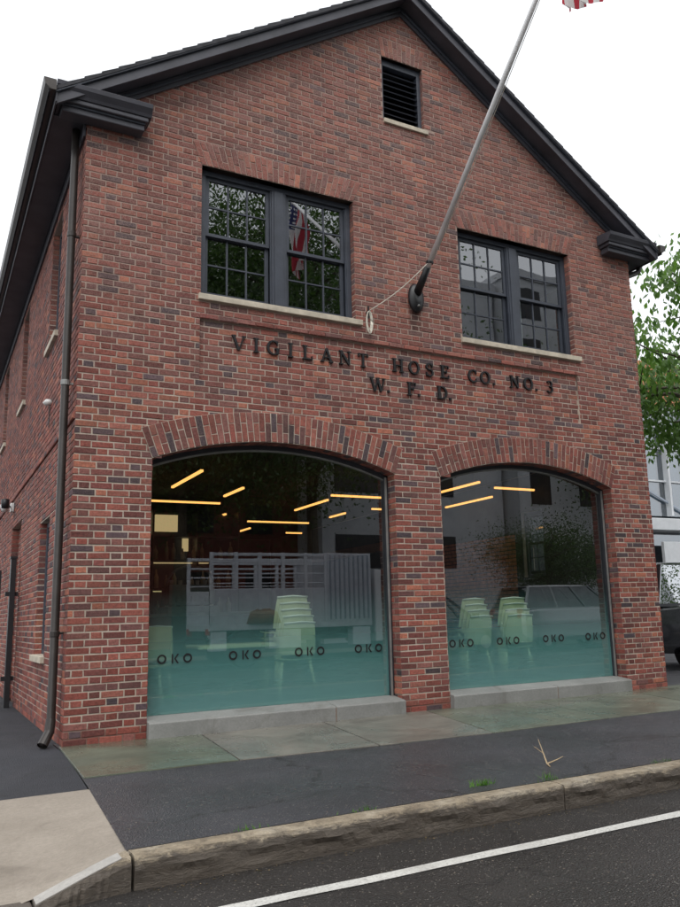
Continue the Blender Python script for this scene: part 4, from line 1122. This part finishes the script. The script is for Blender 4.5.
# ------------------------------------------------------------------ vehicles
def car(name, loc, rz, label, cat, paint, L=4.7, Wd=1.9, roof=1.72, belt=1.02, van=False, group=None, glass=None):
    t = thing(name, loc, label, cat, group, rz)
    hw = Wd/2; ho = belt-.02
    if van: st = [(-L/2, .45, .9, belt), (-L/2+.08, .3, .97, belt+.05), (L/2-1.0, .3, 1.0, belt+.03), (L/2-.5, .3, .97, belt-.10), (L/2-.08, .35, .92, belt-.25), (L/2, .45, .82, belt-.40)]
    else: st = [(-L/2, .42, .82, belt-.15), (-L/2+.10, .30, .94, belt-.03), (-L/2+.6, .28, 1, belt), (L/2-1.35, .28, 1, belt), (L/2-.9, .28, .99, belt-.02), (L/2-.25, .30, .94, belt-.09), (L/2-.06, .36, .86, belt-.18), (L/2, .45, .78, belt-.34)]
    rings = []
    for (x, zl, wf, zt) in st:
        w_ = hw*wf
        rings.append([(x, -w_*.9, zl), (x, -w_, zl+.12), (x, -w_*1.0, (zl+zt)/2+.08), (x, -w_*.97, zt-.06), (x, -w_*.86, zt), (x, 0, zt+.035), (x, w_*.86, zt), (x, w_*.97, zt-.06), (x, w_, (zl+zt)/2+.08), (x, w_, zl+.12), (x, w_*.9, zl)])
    MB().loft(rings).build('body', paint, t, smooth=False, bevel=.02)
    # greenhouse
    if van: gs = [(-L/2+.05, belt, .0), (-L/2+.12, roof, 1), (L/2-1.45, roof, 1), (L/2-.7, belt-.04, 0)]
    else: gs = [(-L/2+.12, belt, 0), (-L/2+.42, roof-.04, 1), (L/2-2.05, roof, 1), (L/2-1.15, belt-.02, 0)]
    b = hw*.88; r_ = hw*.72
    xb0, xr0, xr1, xb1 = [g[0] for g in gs]
    zb = belt-.03; zr = roof-.07
    mb = MB(); mb.add([(xb0, -b, zb), (xb1, -b, zb), (xb1, b, zb), (xb0, b, zb), (xr0, -r_, zr), (xr1, -r_, zr), (xr1, r_, zr), (xr0, r_, zr)],
                      [(0,3,2,1),(4,5,6,7),(0,1,5,4),(1,2,6,5),(2,3,7,6),(3,0,4,7)])
    mb.build('windows', glass or M['car_glass'], t)
    MB().box(xb0+.25, xb1-.4, -b*.85, b*.85, zb-.2, zb+.25).build('seats', M['int_dark'], t)
    mb = MB()
    rr = []
    for (x, dz, k) in ((xr0-.04, -.02, .95), (xr0+.15, .045, 1.0), ((xr0+xr1)/2, .07, 1.02), (xr1-.2, .05, 1.0), (xr1+.05, -.02, .95)):
        rr.append([(x, -r_*k, zr), (x, -r_*k*.9, zr+.03+dz*.4), (x, 0, zr+.04+dz*.5), (x, r_*k*.9, zr+.03+dz*.4), (x, r_*k, zr)])
    mb.loft(rr); mb.build('roof', paint, t, bevel=.01)
    mb = MB()
    for s in (-1, 1):
        for (p, q) in (((xb0, s*b, zb), (xr0, s*r_, zr)), ((xb1, s*b, zb), (xr1, s*r_, zr))): mb.bar(p, q, .07, .05)
        for fr in (.36, .68):
            xx = xb0+(xb1-xb0)*fr; xt = xr0+(xr1-xr0)*fr; mb.bar((xx, s*b, zb), (xt, s*r_, zr), .07, .05)
        mb.bar((xb0, s*b, zb+.01), (xb1, s*b, zb+.01), .05, .05)
    mb.build('pillars', paint, t)
    for sx in (-1, 1):
        for sy in (-1, 1):
            x = sx*(L/2-.85); y_ = sy*(hw-.12)
            wv = MB().lathe((x, y_-.11, .34), [(.20, .0), (.31, .0), (.34, .03), (.34, .19), (.31, .22), (.20, .22)], 24, 'y').build('wheel', M['black'], t)
            MB().lathe((x, y_-.115, .34), [(.02, .0), (.19, .0), (.2, .01), (.2, .22), (.19, .23), (.02, .23)], 16, 'y').build('rim', M['galv'], wv)
            MB().lathe((x, sy*(hw-.03)-.03, .36), [(.37, .0), (.38, .03), (.37, .05)], 20, 'y').build('wheel_arch', M['black'], t)
    for s in (-1, 1):
        MB().box(L/2-.22, L/2-.02, s*hw*.62-.16, s*hw*.62+.16, belt-.34, belt-.18).build('headlight', M['panel_white'], t, bevel=.02)
        MB().box(-L/2-.01, -L/2+.08, s*hw*.72-.09, s*hw*.72+.09, belt-.30, belt+.0).build('tail_light', M['red_lens'], t, bevel=.02)
        MB().box(xb1-.1, xb1+.05, s*(b+.10)-.09, s*(b+.10)+.09, belt, belt+.14).build('mirror', paint, t, bevel=.02)
    MB().box(L/2-.06, L/2+.02, -hw*.38, hw*.38, belt-.40, belt-.18).build('grille', M['black'], t, bevel=.01)
    MB().box(L/2-.12, L/2+.05, -hw*.80, hw*.80, .32, .52).build('bumper', M['black'], t, bevel=.03)
    return t
M['red_lens'] = simple('red_lens', (.45, .02, .02), .2)
M['paint_black'] = simple('black_paint', (.012, .013, .016), .12, coat=1, var=.05)
M['paint_silver'] = simple('silver_paint', (.42, .43, .44), .25, .5, coat=1, var=.04)
M['paint_white'] = simple('white_paint', (.72, .73, .74), .25, coat=1, var=.03)
M['paint_blue'] = simple('blue_paint', (.03, .05, .10), .2, coat=1, var=.03)
car('parked_car', (11.95, 2.62, 0), 0, 'black parked car just right of the firehouse corner', 'car', M['paint_black'], glass=M['sky_glass'], roof=1.86, belt=1.12)

# ------------------------------------------------------------------ across the street (seen mirrored in the glass)
FY = -14.0
mb = MB(); mb.box(-60, 60, FY-.15, FY, -.3, 0); tag(mb.build('far_kerb', M['granite'], bevel=.01), kind='structure')
sheet('far_sidewalk', [(-60, FY-2.5), (60, FY-2.5), (60, FY-.15), (-60, FY-.15)], -.002, M['concrete'])
sheet('far_ground', [(-60, -60), (60, -60), (60, FY-2.5), (-60, FY-2.5)], -.006, M['drive'])
# stake-bed work truck, nose to +x
t = thing('work_truck', (7.2, -12.65, ROADZ), 'grey stake bed truck with ribbed box and white cab across the street', 'truck')
M['truck_grey'] = simple('truck_grey', (.62, .64, .68), .4, .2, var=.1)
x0 = -2.05
def tb(nm, mt, *b, bev=.01): return MB().box(*b).build(nm, mt, t, bevel=bev)
tb('bed', M['truck_grey'], x0, 2.6, -1.05, 1.05, .95, 1.1)
tb('side_board', M['truck_grey'], x0, 1.2, .98, 1.04, 1.1, 2.0); tb('side_board', M['truck_grey'], x0, 1.2, -1.04, -.98, 1.1, 2.0)
for k in range(6):
    xx = x0+k*((1.2-x0)/5.0)-(.06 if k == 5 else 0)
    tb('stake', M['truck_grey'], xx, xx+.09, .97, 1.07, 1.1, 2.93); tb('stake', M['truck_grey'], xx, xx+.09, -1.07, -.97, 1.1, 2.93)
for z, h in ((2.12, .03), (2.36, .04), (2.60, .05), (2.84, .08)):
    tb('rail', M['truck_grey'], x0, 1.2, .985, 1.03, z, z+h); tb('rail', M['truck_grey'], x0, 1.2, -1.03, -.985, z, z+h)
tb('perforated_panel', M['truck_grey'], x0, 1.2, .99, 1.02, 2.655, 2.76)
tb('tool_box', M['truck_grey'], 1.24, 2.58, -1.06, 1.06, 1.1, 2.93)
mb = MB()
for k in range(9): mb.box(1.30+k*.145, 1.34+k*.145, 1.06, 1.085, 1.15, 2.88)
mb.build('ribs', M['panel_blue'], t)
for a, b in ((x0+.05, x0+.45), (x0+1.6, x0+2.5), (2.0, 2.55)): tb('under_box', M['truck_grey'], a, b, .7, 1.02, .45, .93)
tb('chassis', M['black'], x0, 5.0, -.45, .45, .62, .94)
mb = MB(); mb.prism([(2.75, .5), (4.9, .5), (4.95, 1.1), (4.75, 1.45), (3.95, 1.55), (3.55, 2.45), (2.75, 2.5)], -.98, .98, 'xz'); mb.build('cab', M['paint_white'], t, bevel=.04)
mb = MB(); mb.prism([(2.95, 1.6), (3.85, 1.6), (3.50, 2.30), (2.95, 2.34)], -.99, .99, 'xz'); mb.build('cab_window', M['car_glass_dark'] if 'car_glass_dark' in M else M['black'], t)
for x in (-1.1, 4.1):
    for s in (-1, 1):
        MB().lathe((x, s*.86-.14, .48), [(.25, 0), (.44, 0), (.48, .04), (.48, .24), (.44, .28), (.25, .28)], 24, 'y').build('wheel', M['black'], t)
MB().box(x0-.05, x0, -.9, .9, .55, .8).build('bumper', M['black'], t); 
for s in (-1, 1): MB().box(x0-.02, x0+.03, s*.85-.1, s*.85+.1, .85, 1.0).build('tail_light', M['red_lens'], t)
# tarp heap in the bed
mb = MB(); mb.lathe((-.6, .3, 1.1), [(.9, 0), (.85, .3), (.5, .6), (.1, .72)], 14); mb.build('load', M['wood'], t, smooth=True)
car('parked_suv', (17.2, -12.0, ROADZ), 0, 'silver estate car parked across the street, mirrored in the right bay', 'car', M['paint_silver'], L=4.9, roof=2.0, belt=1.28)
car('parked_van', (14.0-.9, -12.6, ROADZ), 0, 'dark blue hatchback parked ahead of the work truck', 'car', M['paint_blue'], L=2.9, roof=1.75, belt=1.05).name = 'parked_hatchback'

M['conc_bldg'] = simple('pale_concrete', (.58, .59, .61), .8, var=.08, nscale=1.5)
def block(name, loc, w_, d_, h_, mat, wins, label, rows=(3.0,)):
    t = thing(name, loc, label, 'building')
    MB().box(0, w_, -d_, 0, -.1, h_).build('wall', mat, t)
    for (a, b, z0, z1) in wins:
        f = MB().box(a, b, -.05, .03, z0, z1).build('window', M['trim_dark'], t)
        MB().box(a+.08, b-.08, .031, .04, z0+.08, z1-.08).build('pane', M['black'], f)
    MB().box(-.1, w_+.1, -d_-.1, .1, h_, h_+.4).build('parapet', mat, t)
    return t
block('concrete_building', (22.6, -20.5, 0), 16, 12, 17.0, M['conc_bldg'],
      [(.7+k*3.0, 1.9+k*3.0, z, z+1.5) for k in range(5) for z in (2.6, 5.9, 9.2, 12.5, 15.0)], 'pale concrete block across the street with small square windows')
block('corner_building', (13.0, -21.5, 0), 9.4, 10, 16.4, M['conc_bldg'],
      [(.6, 6.6, 6.2, 7.7), (.6, 6.6, 9.4, 10.8), (.6, 6.6, 3.0, 4.4), (.6, 6.6, 12.6, 14.0)], 'grey office block with long window bands across the street')
block('brick_building', (-6.0, -24, 0), 19, 9, 9, M['brick_plain'],
      [(1+k*2.6, 2.2+k*2.6, z, z+1.6) for k in range(7) for z in (1.4, 4.6)], 'plain brick building hidden behind the street trees opposite')
tl = ['leftmost', 'second', 'third', 'fourth', 'fifth', 'rightmost']
for i, (x, y, h, cr) in enumerate(((1.5, -16.0, 12, 3.8), (6.0, -16.6, 17.5, 4.6), (10.6, -16.4, 18.0, 4.8), (3.6, -19.0, 15.0, 4.4), (20.4, -15.4, 4.6, 2.2), (28.6, -17.0, 17.0, 4.0))):
    lab = ['small dark tree opposite, mirrored at the far left of the glass', 'tall dark tree mirrored behind the work truck bed', 'tall dark tree mirrored behind the truck cab, the fullest crown',
           'dark tree set back between the first two trees across the street', 'low rounded tree mirrored in front of the concrete block', 'very tall dark tree mirrored at right of the upper windows'][i]
    tree(x, y+(-.9), h, cr, 8, lab, 'street trees across the road', 60000 if i in (1, 2) else 30000, .10 if i == 4 else .17, M['leaf_dark'], 20+i, .2, limbs=26 if i in (1, 2) else 16, droop=.2, clump=.8)

# leaf litter and grit washed against the kerb and the wall
rn = random.Random(99); mb = MB()
def flake(x, y, z, r_):
    a = rn.uniform(0, 6.28); k = rn.uniform(.35, .8); h = r_*rn.uniform(.05, .5)
    mb.add([(x+r_*math.cos(a+i*math.pi/2)*(1 if i % 2 else k), y+r_*math.sin(a+i*math.pi/2)*(1 if i % 2 else k), z+(h if i == 0 else .001)) for i in range(4)], [(0, 1, 2, 3)], rn.random())
for i in range(420): flake(rn.uniform(-.2, 9), KY-.155-abs(rn.gauss(0, .05)), ROADZ+.002, rn.uniform(.003, .010))
for i in range(160): flake(rn.uniform(0, 8), KY+abs(rn.gauss(0, .04)), .002, rn.uniform(.002, .007))
for i in range(160): flake(rn.uniform(.1, 7.7), -.015-abs(rn.gauss(0, .05))-(.09 if True else 0), .013, rn.uniform(.002, .008))
for i in range(150): flake(rn.uniform(-3, 9), rn.uniform(-5.5, -1.8) if rn.random() < .5 else rn.uniform(-3.6, -1.9), .002 if False else (ROADZ+.002), rn.uniform(.003, .008))
for i in range(120): flake(rn.uniform(0, 8), rn.uniform(-3.6, -1.9), .002, rn.uniform(.002, .006))
M['litter'] = leaf_mat('dry_litter', (.07, .05, .03), (.30, .22, .13))
tag(mb.build('leaf_litter', M['litter'], None, fix=False), 'dry leaf bits and grit scattered along kerb and wall', 'leaf litter', kind='stuff')
mb = MB()
for i in range(90):
    x = rn.choice((2.45, 5.31, 3.5, 1.1, .4, 4.3))+rn.gauss(0, .05); y = KY+rn.uniform(0, .03); h = rn.uniform(.01, .035)
    mb.add([(x-.003, y, 0), (x+.003, y, 0), (x+rn.uniform(-.02, .02), y+rn.uniform(-.02, .02), h)], [(0, 1, 2)], rn.random())
tag(mb.build('moss_weeds', M['weed'], None, fix=False), 'sparse weed sprouts in the seam behind the kerb', 'weeds', kind='stuff')
